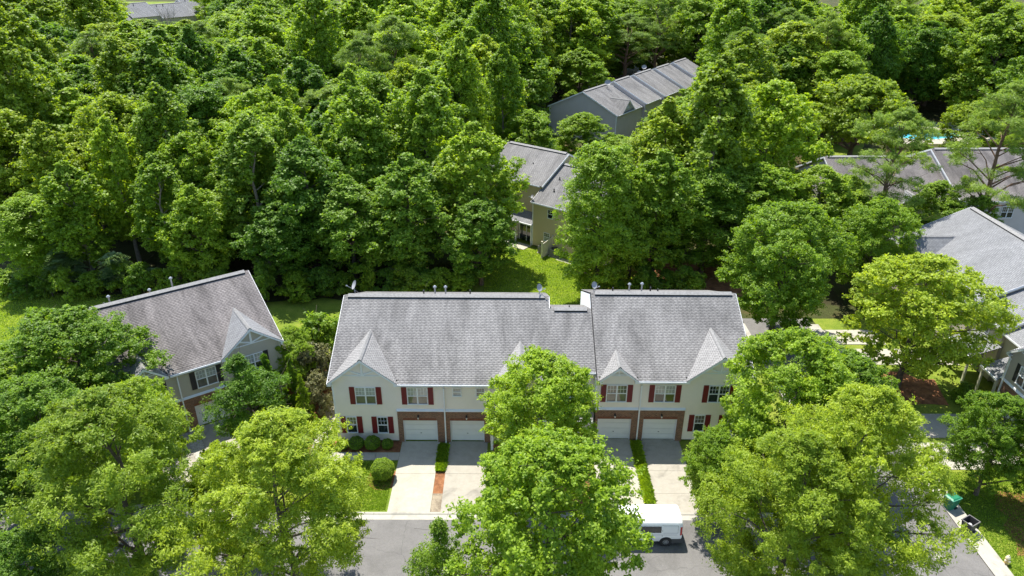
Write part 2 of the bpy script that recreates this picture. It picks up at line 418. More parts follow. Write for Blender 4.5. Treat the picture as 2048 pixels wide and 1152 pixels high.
# left townhouse driveways (turned with the house)
LROT = R(35.5)
def Lw(x, y):
    return (-18.5 + x * math.cos(LROT) - y * math.sin(LROT), 48.5 + x * math.sin(LROT) + y * math.cos(LROT))
for xa, xb in ((-11.2, -8.2), (-7.3, -4.2)):
    slabs('driveway', [[Lw(xa, -a - 3.4), Lw(xb, -a - 3.4), Lw(xb, -a), Lw(xa, -a)] for a in (.05, 3.45)], M['concrete_stained'])
q = [Lw(-8.2, -6.9), Lw(-7.3, -6.9), Lw(-7.3, 0), Lw(-8.2, 0)]
sheet('stone_strip', q, .010, M['stone'])
q = [Lw(-13, -11.2), Lw(-2.5, -11.2), Lw(-3.2, -6.9), Lw(-12, -6.9)]
sheet('driveway_apron', [(-28.5, 35.36), (-17.5, 35.36), Lw(-4.2, -6.9), Lw(-11.2, -6.9)], .014, M['concrete'])

# manhole cover
mb = MB(); mb.lathe([(.36, -.02), (.36, .018), (.33, .022), (.31, .018), (.0, .019)], n=24)
c = at(1881, 1113); tag(mb.build('manhole_cover', M['kerb'], loc=(c.x, c.y, .0)), 'round manhole cover in the grey road near the black bin', 'manhole cover')

# ------------------------------------------------------------------ townhouses
SID_E = .15
def siding(mb, org, u, zfun, z0, z1, out):
    """lap boards on a wall: zfun(z) -> (u0, u1) extents"""
    org = Vector(org); u = Vector(u); out = Vector(out); z = z0
    while z < z1 - 1e-4:
        zt = min(z1, z + SID_E)
        a0, b0 = zfun(z); a1, b1 = zfun(zt)
        if b0 - a0 > .01:
            if b1 < a1: a1 = b1 = (a1 + b1) / 2
            P = lambda uu, zz, o: org + u * uu + V(0, 0, zz) + out * o
            mb.face([P(a0, z, .032), P(b0, z, .032), P(b1, zt, .004), P(a1, zt, .004)])
            mb.face([P(a0, z, .0), P(b0, z, .0), P(b0, z, .032), P(a0, z, .032)])
        z = zt

def roof_surface(mb, fn, L, n, udir, e=.15):
    n = Vector(n); udir = Vector(udir); k = 0
    while k * e < L - 1e-4:
        s0 = k * e; s1 = min(L, s0 + e)
        a0, b0 = fn(s0); a1, b1 = fn(s1)
        A = a0 + n * .022; B_ = b0 + n * .022; C = b1 + n * .004; D = a1 + n * .004
        uu = lambda p: p.dot(udir)
        mb.face([A, B_, C, D], [(uu(A), s0), (uu(B_), s0), (uu(C), s1), (uu(D), s1)])
        mb.face([a0, b0, B_, A], [(0, 0)] * 4)
        k += 1

PITCHR = .467; OH = .3; ZE = 5.39

def roof_section(root, x0, x1, y0=0.0, zo=0.0, run=7.3, back=None, roof='roof', wall='siding', lo=.0, hi=.0, rakes=(1, 1), vent=True, endwalls=(1, 1), backwall=True, gaps=()):
    """gabled section: front eave at y0-OH, ridge run metres behind it. lo/hi: rake overhang at x0 / x1"""
    ze = ZE + zo; p = PITCHR; ye = y0 - OH; yr = ye + run; zr = ze + p * run
    brun = run if back is None else back
    xa, xb = x0 - lo, x1 + hi
    L = run * math.hypot(1, p); c = 1 / math.hypot(1, p); s_ = p * c
    mb = MB(); s0 = (OH + .03) / c if gaps else 0        # the eave strip stops where a front gable stands
    roof_surface(mb, lambda s: (V(xa, ye + (s + s0) * c, ze + (s + s0) * s_), V(xb, ye + (s + s0) * c, ze + (s + s0) * s_)), L - s0, (0, -s_, c), (1, 0, 0))
    mb.face([(xa, ye + s0 * c, ze - .02 + s0 * s_), (xb, ye + s0 * c, ze - .02 + s0 * s_), (xb, yr, zr - .02), (xa, yr, zr - .02)])
    if gaps:
        xs = xa
        for g0, g1 in sorted(gaps) + [(xb, xb)]:
            if g0 > xs + .02:
                roof_surface(mb, lambda s, a=xs, b=g0: (V(a, ye + s * c, ze + s * s_), V(b, ye + s * c, ze + s * s_)), s0, (0, -s_, c), (1, 0, 0))
            xs = max(xs, g1)
    mb.build('roof', M[roof], root)
    Lb = brun * math.hypot(1, p)
    mb = MB(); yb = yr + brun
    roof_surface(mb, lambda s: (V(xb, yb - s * c, zr - p * brun + s * s_), V(xa, yb - s * c, zr - p * brun + s * s_)), Lb, (0, s_, c), (1, 0, 0))
    mb.face([(xa, yb, zr - p * brun - .02), (xb, yb, zr - p * brun - .02), (xb, yr, zr - .02), (xa, yr, zr - .02)])
    mb.build('roof', M[roof], root)
    # ridge vent
    if vent:
        m0, m1 = xa + .35, xb - .35
        mb = MB(); hw = .30
        for sgn in (-1, 1):
            mb.face([(m0, yr, zr + .15), (m1, yr, zr + .15), (m1, yr + sgn * hw, zr + .15 - p * hw), (m0, yr + sgn * hw, zr + .15 - p * hw)], [(0, 0)] * 4)
        for sgn in (-1, 1):
            mb.face([(m0, yr + sgn * hw, zr + .15 - p * hw), (m1, yr + sgn * hw, zr + .15 - p * hw), (m1, yr + sgn * hw, zr + .12 - p * hw), (m0, yr + sgn * hw, zr + .12 - p * hw)])
        mb.face([(m0, yr, zr + .15), (m0, yr - hw, zr + .15 - p * hw), (m0, yr - hw, zr + .02 - p * hw), (m0, yr + hw, zr + .02 - p * hw), (m0, yr + hw, zr + .15 - p * hw)])
        mb.face([(m1, yr, zr + .15), (m1, yr - hw, zr + .15 - p * hw), (m1, yr - hw, zr + .02 - p * hw), (m1, yr + hw, zr + .02 - p * hw), (m1, yr + hw, zr + .15 - p * hw)])
        mb.build('ridge_vent', M['roof_plain'], root)
        mb = MB(); mb.box(m0 + .01, m1 - .01, yr - hw + .012, yr + hw - .012, zr + .005 - p * hw, zr + .118 - p * hw); mb.build('vent_gap_shade', M['slot'], root)  # near-black box: shade of the gap under the ridge cap as colour
    # walls: gable ends
    zw = ze - .12 + p * OH
    ybw = yb - OH
    for (xe, od, on) in ((x0, -1, endwalls[0]), (x1, 1, endwalls[1])):
        if not on: continue
        mb = MB()
        def zf(z):
            if z <= zw: return (y0, ybw)
            d = (z - zw) / p; return (y0 + d, ybw - d)
        siding(mb, (xe, 0, 0), (0, 1, 0), zf, 0.12, zr - .12, (od, 0, 0))
        mb.face([(xe - od * .02, y0, 0), (xe - od * .02, ybw, 0), (xe - od * .02, ybw, zw - .05), (xe - od * .02, yr, zr - .15), (xe - od * .02, y0, zw - .05)])
        mb.build('wall', M[wall], root)
    if backwall:
        mb = MB(); siding(mb, (0, ybw, 0), (1, 0, 0), lambda z: (x0, x1), .12, zw, (0, 1, 0)); mb.build('wall', M[wall], root)
    # rakes
    for (xe, on) in ((xa, rakes[0]), (xb, rakes[1])):
        if not on: continue
        mb = MB()
        mb.beam((xe, ye, ze - .10), (xe, yr, zr - .10), .04, .2, (0, 0, 1)); mb.beam((xe, yr, zr - .10), (xe, yb, zr - p * brun - .10), .04, .2, (0, 0, 1))
        mb.build('rake_board', M['trim'], root)
    return dict(ze=ze, yr=yr, zr=zr, ye=ye, ybw=ybw, y0=y0, zo=zo, zw=zw)

def gutter(root, S, x0, x1):
    mb = MB(); y = S['ye']; z = S['ze']
    mb.box(x0, x1, y - .12, y + .015, z - .13, z - .11); mb.box(x0, x1, y - .125, y - .105, z - .13, z + .0); mb.box(x0, x1, y - .02, y + .0, z - .2, z - .005)
    mb.box(x0, x0 + .02, y - .12, y, z - .12, z); mb.box(x1 - .02, x1, y - .12, y, z - .12, z)
    mb.build('gutter', M['trim'], root)
    mb = MB(); mb.box(x0, x1, y + .002, S['y0'] + .01, z - .2, z - .17); mb.build('soffit', M['trim'], root)

def downspout(root, S, x, z1=None, x_b=None):
    z1 = (S['ze'] - .14) if z1 is None else z1; y = S['y0'] - .07
    mb = MB(); mb.beam((x, S['ye'] - .06, z1), (x, y, z1 - .35), .08, .07, (0, 1, 0)); mb.box(x - .045, x + .045, y - .14, y - .06 + .02, .12, z1 - .3)
    mb.beam((x, y - .08, .16), (x, y - .42, .06), .09, .08, (0, 0, 1)); mb.build('downspout', M['trim'], root)
    mb = MB(); mb.mesh([(x - .2, y - .95, .05), (x + .2, y - .95, .05), (x + .13, y - .25, .05), (x - .13, y - .25, .05), (x - .2, y - .95, .1), (x + .2, y - .95, .1), (x + .13, y - .25, .17), (x - .13, y - .25, .17)],
                       [(0, 1, 2, 3), (4, 5, 6, 7), (0, 1, 5, 4), (1, 2, 6, 5), (2, 3, 7, 6), (3, 0, 4, 7)])
    mb.build('splash_block', M['metal_grey'], root)

def front_gable(root, S, xc, w_, slope=.8, roof='roof', wall='siding', truss=True, siding_from=None):
    ze = S['ze']; y0 = S['y0']; yf = S['ye'] - .06; p = PITCHR; zr = ze + slope * w_
    h = math.hypot(1, slope); c = 1 / h; s_ = slope / h; L = w_ * h
    yb = lambda z: max(yf, (z - ze) / p + S['ye'] + .03)
    for sg in (-1, 1):
        mb = MB()
        def fn(s, sg=sg):
            x = xc + sg * (w_ - s * c); z = ze + s * s_ + .03
            return V(x, yf, z), V(x, yb(z), z)
        roof_surface(mb, fn, L, (sg * s_, 0, c), (0, 1, 0))
        mb.face([(xc + sg * w_, yf, ze + .01), (xc, yf, zr + .01), (xc, yb(zr), zr + .01)])
        mb.build('roof', M[roof], root)
    mb = MB(); y_b = yb(zr); cw = .14
    for sg in (-1, 1):
        mb.face([(xc, yf - .01, zr + .12), (xc, y_b - .25, zr + .12), (xc + sg * cw, y_b - .45, zr + .12 - slope * cw), (xc + sg * cw, yf - .01, zr + .12 - slope * cw)])
        mb.face([(xc + sg * cw, y_b - .45, zr + .12 - slope * cw), (xc + sg * cw, yf - .01, zr + .12 - slope * cw), (xc + sg * cw, yf - .01, zr + .075 - slope * cw), (xc + sg * cw, y_b - .45, zr + .075 - slope * cw)])
    mb.face([(xc, yf - .01, zr + .12), (xc - cw, yf - .01, zr + .12 - slope * cw), (xc - cw, yf - .01, zr + .02 - slope * cw), (xc, yf - .01, zr + .02), (xc + cw, yf - .01, zr + .02 - slope * cw), (xc + cw, yf - .01, zr + .12 - slope * cw)])
    mb.build('ridge_vent', M['roof_plain'], root)
    mb = MB(); mb.box(xc - cw + .015, xc + cw - .015, yf + .1, y_b - .5, zr - slope * cw + .01, zr + .072 - slope * cw); mb.build('vent_gap_shade', M['slot'], root)  # shaded gap below the dormer cap, coloured near-black
    # gable wall
    mb = MB(); zb = siding_from if siding_from is not None else S['zw'] - .1
    zt = zr - .14
    siding(mb, (xc, y0 - .002, 0), (1, 0, 0), lambda z: (-min(w_ - .22, (zt - z) / slope), min(w_ - .22, (zt - z) / slope)), zb, zt, (0, -1, 0))
    mb.build('wall', M[wall], root)
    # rake fascia and soffit
    mb = MB()
    for sg in (-1, 1):
        mb.beam((xc + sg * (w_ + .02), yf + .02, ze - .10), (xc, yf + .02, zr - .085), .035, .19, (0, 1, 0)) if False else None
        a = V(xc + sg * (w_ + .03), 0, ze - .02); b_ = V(xc, 0, zr + .02)
        d = V(0, 0, -.2)
        for yy in (yf - .012, yf + .02):
            mb.face([V(a.x, yy, a.z), V(b_.x, yy, b_.z), V(b_.x, yy, b_.z - .2), V(a.x, yy, a.z - .16)])
        mb.face([V(a.x, yf - .012, a.z - .16), V(b_.x, yf - .012, b_.z - .2), V(b_.x, y0, b_.z - .2), V(a.x, y0, a.z - .16)])
        mb.box(a.x - sg * .02 - (.28 if sg > 0 else 0), a.x - sg * .02 + (.28 if sg < 0 else 0), yf - .0, y0, ze - .2, ze - .16)
        mb.face([V(a.x - sg * .3, yf - .005, a.z - .17), V(a.x, yf - .005, a.z - .17), V(a.x, yf - .005, a.z + .01), V(a.x - sg * .3, yf - .005, a.z + .2)])
    mb.build('rake_board', M['trim'], root)
    if truss:
        rise = zr - ze; zc = ze + rise * .27; hw = (zt - zc) / slope - .02; yy = y0 - .05
        mb = MB(); mb.box(xc - hw, xc + hw, yy - .02, yy + .03, zc - .05, zc + .03); mb.build('truss_collar', M['trim'], root)
        mb = MB(); k = min(.15, w_ * .065)
        mb.box(xc - k / 2, xc + k / 2, yy - .03, yy + .03, zc + .03, zt - .05); mb.build('truss_post', M['trim'], root)
        for sg in (-1, 1):
            mb = MB(); q0 = V(xc + sg * k * .5, yy - .008, zc + .09); ext = w_ * .42
            zq = zt - slope * ext - .03
            mb.beam(q0, (xc + sg * ext, yy - .008, zq), k * .75, .05, (0, 1, 0)); mb.build('truss_brace', M['trim'], root)
    return zr

def front_wall(root, S, x0, x1, wall='siding', z0=.12, z1=None):
    z1 = S['zw'] if z1 is None else z1
    mb = MB(); siding(mb, (0, S['y0'], 0), (1, 0, 0), lambda z: (x0, x1), z0, z1, (0, -1, 0)); return mb.build('wall', M[wall], root)

def corner_trim(root, S, x, z0=0.1, mat='trim'):
    mb = MB(); mb.box(x - .06, x + .06, S['y0'] - .035, S['y0'] + .06, z0, S['zw']); mb.build('corner_board', M[mat], root)

def window(root, y, xc, zb, zt, wd, cols=2, shutters='LR', shut='red', glass=('blind', 'glass_mid'), sw=.38, grid=(3, 2)):
    """cols sash pairs side by side; the window is one part with panes and glazing bars under it"""
    yo = y - .03; fr = .055
    mb = MB(); mb.box(xc - wd / 2, xc + wd / 2, yo - .05, yo, zt - fr, zt); mb.box(xc - wd / 2 - .02, xc + wd / 2 + .02, yo - .08, yo, zb - .02, zb + fr)
    for s in (-1, 1):
        a = xc + s * (wd / 2 - fr / 2); mb.box(a - fr / 2, a + fr / 2, yo - .05, yo, zb + fr, zt - fr)
    if cols == 2: mb.box(xc - .05, xc + .05, yo - .05, yo, zb + fr, zt - fr)
    zm = (zb + zt) / 2
    cw = (wd - 2 * fr - (.1 if cols == 2 else 0)) / cols
    for k in range(cols):
        a = xc - wd / 2 + fr + k * (cw + .1); mb.box(a, a + cw, yo - .042, yo, zm - .03, zm + .03)
    win = mb.build('window', M['trim'], root)
    for k in range(cols):
        a = xc - wd / 2 + fr + k * (cw + .1)
        MB().box(a, a + cw, yo - .012, yo + .004, zm + .03, zt - fr).build('pane', M[glass[0]], win)
        MB().box(a, a + cw, yo - .012, yo + .004, zb + fr, zm - .03).build('pane', M[glass[1]], win)
        if grid:
            g = MB(); z0 = zm + .03; z1 = zt - fr
            for i in range(1, grid[0]): g.box(a + cw * i / grid[0] - .009, a + cw * i / grid[0] + .009, yo - .022, yo - .0125, z0, z1)
            for i in range(1, grid[1]): g.box(a, a + cw, yo - .0235, yo - .0130, z0 + (z1 - z0) * i / grid[1] - .009, z0 + (z1 - z0) * i / grid[1] + .009)
            g.build('glazing_bars', M['trim'], win)
    for s, ch in ((-1, 'L'), (1, 'R')):
        if ch not in shutters: continue
        a = xc + s * (wd / 2 + .03 + sw / 2); g = MB(); g.box(a - sw / 2, a + sw / 2, yo - .03, yo, zb, zt)
        for (u0, u1, v0, v1) in ((-sw / 2, -sw / 2 + .05, zb, zt), (sw / 2 - .05, sw / 2, zb, zt), (-sw / 2 + .05, sw / 2 - .05, zb, zb + .07), (-sw / 2 + .05, sw / 2 - .05, zt - .07, zt), (-sw / 2 + .05, sw / 2 - .05, zm - .03, zm + .03)):
            g.box(a + u0, a + u1, yo - .045, yo - .03, v0, v1)
        zz = zb + .1
        while zz < zt - .1:
            if abs(zz - zm) > .05: g.box(a - sw / 2 + .05, a + sw / 2 - .05, yo - .038, yo - .03, zz, zz + .03)
            zz += .06
        g.build('shutter', M[shut], root)
    return win

def garage(root, y, x0, x1, zt=2.0, yb=.0):
    """sectional door in four panels, set back in its opening"""
    g = MB(); g.box(x0, x1, y + .17, y + .19, .03, zt); d = g.build('garage_door', M['garage'], root)
    n = 4; hh = (zt - .05) / n
    for k in range(n):
        z0 = .05 + k * hh
        q = MB(); q.box(x0 + .01, x1 - .01, y + .135, y + .17, z0 + .008, z0 + hh - .008)
        for j in range(4):
            a = x0 + (x1 - x0) * (j + .12) / 4; b_ = x0 + (x1 - x0) * (j + .88) / 4
            q.box(a, b_, y + .128, y + .135, z0 + .09, z0 + hh - .09)
        q.build('panel', M['garage'], d)
    f = MB(); f.box(x0 - .05, x0, y - .01, y + .17, .02, zt + .05); f.box(x1, x1 + .05, y - .01, y + .17, .02, zt + .05); f.box(x0, x1, y - .01, y + .17, zt, zt + .05)
    f.build('door_frame', M['trim'], root)
    g = MB(); g.box((x0 + x1) / 2 - .05, (x0 + x1) / 2 + .05, y + .1, y + .128, .72, .75); g.build('handle', M['metal_black'], d)

def brick_front(root, y, x0, x1, doors, z1=2.88, sgn=1):
    mb = MB(); yf = y - .10; yk = y + .14; xs = x0; zt = 2.05
    for a, b_ in doors:
        mb.box(xs, a - .05, yf, yk, 0, z1); mb.box(a - .05, b_ + .05, yf, yk, zt, z1); xs = b_ + .05
    mb.box(xs, x1, yf, yk, 0, z1); mb.build('brick_wall', M['brick'], root)
    for a, b_ in doors:                       # soldier course over each door
        q = MB(); n = int((b_ - a + .1) / .078)
        for i in range(n): 
            xx = a - .05 + i * .078; q.box(xx + .004, xx + .074, yf - .012, yf, zt + .005, zt + .21)
        o = q.build('lintel_bricks', M['soldier'], root); o['kind'] = 'stuff'
    led = MB(); led.mesh([(x0 - .03, yf - .06, z1), (x1 + .03, yf - .06, z1), (x1 + .03, y - .02, z1), (x0 - .03, y - .02, z1), (x0 - .03, yf - .06, z1 + .05), (x1 + .03, yf - .06, z1 + .05), (x1 + .03, y - .02, z1 + .16), (x0 - .03, y - .02, z1 + .16)],
                         [(0, 1, 2, 3), (4, 5, 6, 7), (0, 1, 5, 4), (1, 2, 6, 5), (2, 3, 7, 6), (3, 0, 4, 7)])
    led.build('ledge', M['trim'], root)
M['soldier'] = plain('soldier_course_brick', (.20, .07, .035), .85, .4, 9)

def lantern(root, x, y, z):
    mb = MB(); mb.box(x - .05, x + .05, y - .04, y, z - .05, z + .15); mb.beam((x, y - .03, z + .12), (x, y - .16, z + .12), .02, .02)
    mb.lathe([(.02, .14), (.09, .08), (.085, .06)], (x, y - .16, z), 8); o = mb.build('wall_lantern', M['metal_black'], root)
    MB().lathe([(.05, -.12), (.075, .06)], (x, y - .16, z), 8).build('lantern_glass', M['lamp_glass'], o)

def vent_pipe(root, x, y, z, h=.4, r=.05, cap=False):
    mb = MB(); mb.tube((x, y, z - .25), (x, y, z + h), r, n=10); mb.lathe([(r * 2.2, -.02), (r * 1.2, .07)], (x, y, z), 10)
    o = mb.build('vent_pipe', M['metal_grey'] if cap else M['metal_black'], root)
    if cap: MB().lathe([(r * 1.1, h - .01), (r * 2.3, h + .01), (r * 2.4, h + .07), (r * 1.2, h + .15)], (x, y, z), 12).build('vent_cap', M['metal_grey'], o)

def dish(root, x, y, z, az=0.0, s=1.0):
    """offset satellite dish: mast, strut, reflector, arm and feed"""
    mb = MB(); mb.tube((x, y, z - .15), (x, y, z + .62 * s), .03); mb.tube((x + .35, y + .25, z - .1), (x, y, z + .35 * s), .015); mb.tube((x - .05, y + .4, z - .1), (x, y, z + .35 * s), .015)
    o = mb.build('satellite_dish', M['dish'], root)
    c = V(x, y, z + .78 * s); d = V(math.sin(az), -math.cos(az), .55).normalized(); a = d.cross(V(0, 0, 1)).normalized(); b_ = a.cross(d)
    vs = [c - d * .08 * s]; n = 20; fs = []
    for i in range(1, 5):
        r = i / 4; 
        for k in range(n):
            t_ = 2 * math.pi * k / n; vs.append(c + (a * math.cos(t_) * .42 + b_ * math.sin(t_) * .36) * r * s + d * (.1 * r * r - .08) * s)
    for k in range(n): fs.append((0, 1 + k, 1 + (k + 1) % n))
    for i in range(3):
        for k in range(n): fs.append((1 + i * n + k, 1 + (i + 1) * n + k, 1 + (i + 1) * n + (k + 1) % n, 1 + i * n + (k + 1) % n))
    MB().mesh(vs, fs).build('reflector', M['dish'], o, smooth=True)
    f = c + d * .5 * s - b_ * .25 * s
    MB().tube(c - b_ * .34 * s, f, .018).tube(f - d * .08, f + d * .06, .05).build('feed_arm', M['metal_grey'], o)

# --- the central townhouse row
main = empty('townhouse', (0, 42.7, 0), R(-.45), 'long cream townhouse row with dark red shutters and brick garages in the middle', 'townhouse')
SA = roof_section(main, -13.0, 2.87, 0, 0, 7.3, lo=.3, rakes=(1, 0), endwalls=(1, 1), gaps=[(-13.3, -8.25), (-1.38, 2.58)])
SB = roof_section(main, 2.868, 6.12, 1.0, .464, 5.2, back=5.2, rakes=(0, 0), endwalls=(0, 0))
MB().beam((2.87, 5.95, SB['zr'] - .05), (2.87, SA['yr'], SA['zr'] - .1), .04, .2).build('rake_board', M['trim'], main)
MB().beam((2.87, SA['yr'], SA['zr'] - .1), (2.87, SA['ybw'] + .3, SA['ze'] - .1), .04, .2).build('rake_board', M['trim'], main)
SC = roof_section(main, 6.12, 17.3, .35, .16, 7.3, hi=.3, rakes=(0, 1), endwalls=(0, 1), gaps=[(6.32, 9.12), (12.58, 17.6)])
mb = MB(); siding(mb, (6.12, 0, 0), (0, 1, 0), lambda z: (.35, SC['ybw']) if z <= SC['zw'] else (.35 + (z - SC['zw']) / PITCHR, SC['ybw'] - (z - SC['zw']) / PITCHR), .12, SC['zr'] - .05, (-1, 0, 0)); mb.build('wall', M['trim'], main)
MB().beam((6.13, SC['ye'], SC['ze'] + .03), (6.13, SC['yr'], SC['zr'] + .03), .07, .05).build('flashing', M['slot'], main)
front_wall(main, SA, -13.0, -8.45, z0=.14); front_wall(main, SA, -8.45, 2.87, z0=2.98)
front_wall(main, SA, -1.7, 2.87, z0=.14, z1=2.98)
mb = MB(); siding(mb, (2.88, 0, 0), (0, 1, 0), lambda z: (0, 1.0), .12, 5.7, (1, 0, 0)); mb.build('wall', M['siding'], main)
front_wall(main, SB, 2.87, 6.12, z0=.14)
front_wall(main, SC, 6.12, 12.8, z0=2.98); front_wall(main, SC, 12.8, 17.3, z0=.14)
for x, S in ((-13.0, SA), (17.3, SC)): corner_trim(main, S, x)
corner_trim(main, SC, 6.16, 3.0)
brick_front(main, 0, -8.45, -1.62, [(-8.02, -5.58), (-4.53, -2.09)])
brick_front(main, .35, 6.2, 12.8, [(6.45, 8.86), (9.86, 12.28)])
for a, b_ in ((-8.02, -5.58), (-4.53, -2.09)): garage(main, 0, a, b_)
for a, b_ in ((6.45, 8.86), (9.86, 12.28)): garage(main, .35, a, b_)
front_gable(main, SA, -10.75, 2.52, roof='roof_dormer_lit', siding_from=5.2)
front_gable(main, SA, .6, 2.0, roof='roof_dormer_lit', siding_from=5.2)
front_gable(main, SC, 7.72, 1.42, roof='roof_dormer_lit', siding_from=5.35)
front_gable(main, SC, 15.06, 2.5, roof='roof_dormer_lit', siding_from=5.35)
gutter(main, SA, -8.2, -1.42); gutter(main, SB, 2.87, 6.1); gutter(main, SC, 9.16, 12.54)
downspout(main, SA, -4.93); downspout(main, SC, 9.42)
window(main, 0, -10.65, 3.45, 4.95, 1.5); window(main, 0, -6.87, 3.45, 4.95, 1.5)
window(main, 0, -3.98, 4.2, 4.95, .66, 1, '', glass=('blind', 'blind'), grid=None)
window(main, 0, -2.28, 4.2, 4.95, .66, 1, '', glass=('glass_mid', 'glass_mid'), grid=(3, 2))
window(main, 0, -11.9, .82, 2.32, .78, 1, glass=('glass_mid', 'glass_dark')); window(main, 0, -9.6, .82, 2.32, .78, 1, glass=('glass_dark', 'glass_dark'))
window(main, 0, .6, 3.45, 4.95, 1.5, glass=('blind', 'glass_dark'))
window(main, 1.0, 4.5, 3.5, 4.9, .8, 1, '', glass=('blind', 'glass_dark'))
window(main, .35, 7.66, 3.55, 5.05, 1.5, glass=('glass_mid', 'glass_mid')); window(main, .35, 11.18, 3.55, 5.05, 1.5, glass=('blind', 'glass_dark'))
window(main, .35, 15.1, 3.55, 5.05, 1.5, glass=('glass_dark', 'glass_dark'))
window(main, .35, 13.98, .92, 2.42, .78, 1, glass=('glass_mid', 'glass_dark')); window(main, .35, 16.2, .92, 2.42, .78, 1, glass=('glass_mid', 'glass_dark'))
for x, y in ((-6.9, -.1), (-3.33, -.1), (7.65, .25), (11.1, .25)): lantern(main, x, y, 2.4)
# porch roof over the middle entries
mb = MB(); pr = lambda s: (V(-1.6, -.95 + s * .93, 2.75 + s * .36), V(5.9, -.95 + s * .93, 2.75 + s * .36))
roof_surface(mb, pr, 2.2, (0, -.36, .93), (1, 0, 0)); mb.face([(-1.6, -.95, 2.72), (5.9, -.95, 2.72), (5.9, 1, 3.5), (-1.6, 1, 3.5)]); mb.build('porch_roof', M['roof'], main)
MB().box(-1.6, 5.9, -1.07, -.95, 2.6, 2.76).build('gutter', M['trim'], main)
for x in (-1.45, 2.1, 5.7):
    MB().box(x - .09, x + .09, -.93, -.75, .0, 2.68).build('porch_post', M['trim'], main)
for x in (1.0, 3.6): MB().box(x, x + .92, -.06 if x < 2.87 else .94, -.02 if x < 2.87 else .98, .1, 2.15).build('front_door', M['red'], main)
zb = SA['zr']
for px, hgt, cap in ((-7.1, .35, 0), (-6.2, .6, 1), (-5.35, .6, 1), (-3.4, .38, 0)):
    vent_pipe(main, px, SA['yr'] + .75, zb - .35, hgt + .1, .06, cap)
for px, hgt, cap in ((8.0, .35, 0), (9.3, .6, 1), (10.3, .65, 1), (11.0, .4, 0), (11.6, .25, 0)):
    vent_pipe(main, px, SC['yr'] + .75, SC['zr'] - .35, hgt + .1, .06, cap)
vent_pipe(main, 4.4, SB['yr'] + .1, SB['zr'] + .05, .2, .05)
dish(main, -12.6, SA['yr'] + .7, zb - .25, R(-70), 1.05); dish(main, 2.1, SA['yr'] + .2, zb, R(60), .85); dish(main, 6.5, SC['yr'] + .7, SC['zr'] - .3, R(50), .8)

# --- the tan townhouse at the left
lh = empty('townhouse', (-18.5, 48.5, 0), LROT, 'tan townhouse with black shutters and brown stained roof, turned at an angle at the left', 'townhouse')
LA = roof_section(lh, -11.8, 0, 0, 0, 7.3, lo=.2, hi=.3, roof='roof_brown', wall='siding_tan', gaps=[(-11.2, -8.3), (-4.48, .3)])
front_wall(lh, LA, -11.8, 0, 'siding_tan', 2.98); front_wall(lh, LA, -4.1, 0, 'siding_tan', .14, 2.98)
corner_trim(lh, LA, 0, mat='trim_cream')
brick_front(lh, 0, -11.7, -4.1, [(-11.05, -8.6), (-7.0, -4.55)])
garage(lh, 0, -11.05, -8.6); garage(lh, 0, -7.0, -4.55)
front_gable(lh, LA, -2.1, 2.4, roof='roof_blue', wall='siding_tan', siding_from=5.2); front_gable(lh, LA, -9.75, 1.45, roof='roof_blue', wall='siding_tan', siding_from=5.2)
gutter(lh, LA, -8.2, -4.6)
downspout(lh, LA, -7.75)
window(lh, 0, -5.75, 3.45, 4.95, 1.5, shut='navy', glass=('blind', 'glass_mid')); window(lh, 0, -9.65, 3.45, 4.95, 1.4, shut='navy', glass=('blind', 'glass_mid'))
window(lh, 0, -2.1, 3.45, 4.95, 1.4, shut='navy', glass=('blind', 'glass_dark')); window(lh, 0, -2.1, .85, 2.35, 1.4, shut='navy', glass=('glass_mid', 'glass_dark'))
for px, hgt, cap in ((-10.2, .6, 1), (-7.3, .35, 1), (-5.6, .9, 1), (-10.6, .25, 0)):
    vent_pipe(lh, px, LA['yr'] + .75, LA['zr'] - .35, hgt, .06, cap)
# side entry roof at its right end
mb = MB(); roof_surface(mb, lambda s: (V(1.9 - s * .9, 1.2, 2.9 + s * .42), V(1.9 - s * .9, 5.4, 2.9 + s * .42)), 2.0, (.42, 0, .9), (0, 1, 0)); mb.build('porch_roof', M['roof_brown'], lh)
MB().box(1.85, 1.95, 1.2, 5.4, 2.72, 2.92).build('gutter', M['trim'], lh)
for y in (1.35, 5.2): MB().box(1.7, 1.85, y, y + .15, 0, 2.8).build('porch_post', M['trim'], lh)

# --- the stepped townhouse at the right, fronting the side road
rh = empty('townhouse', (40.4, 69.5, 0), R(-90), 'stepped townhouse row with pale grey roof at the right edge, facing left', 'townhouse')
RA = roof_section(rh, 0, 14.5, 0, .05, 7.6, roof='roof_blue', wall='siding_tan', lo=.3, hi=.15, gaps=[(1.52, 6.28)])
RB = roof_section(rh, 14.5, 18.5, .45, -.22, 7.0, roof='roof_blue', wall='siding_tan', hi=.12)
RC = roof_section(rh, 18.5, 22.3, .7, -.6, 6.5, roof='roof_blue', wall='siding_tan', hi=.1)
RD = roof_section(rh, 22.3, 31, -1.5, -.1, 8.2, roof='roof_blue', wall='siding_tan', hi=.3, gaps=[(22.32, 28.08)])
for S, a, b_ in ((RA, 0, 14.5), (RB, 14.5, 18.5), (RC, 18.5, 22.3)):
    front_wall(rh, S, a, b_, 'siding_tan', .14); gutter(rh, S, a + (6.5 if S is RA else .05), b_ - .02)
front_wall(rh, RD, 22.3, 31, 'siding_tan', 2.98)
front_gable(rh, RA, 3.9, 2.4, roof='roof_blue', wall='siding_tan', siding_from=5.2)
front_gable(rh, RD, 25.2, 2.9, roof='roof_blue', wall='siding_tan', siding_from=5.1)
brick_front(rh, -1.5, 22.3, 31, [(23.3, 25.7), (26.8, 29.2)]); garage(rh, -1.5, 23.3, 25.7); garage(rh, -1.5, 26.8, 29.2)
corner_trim(rh, RD, 22.34); downspout(rh, RD, 22.6)
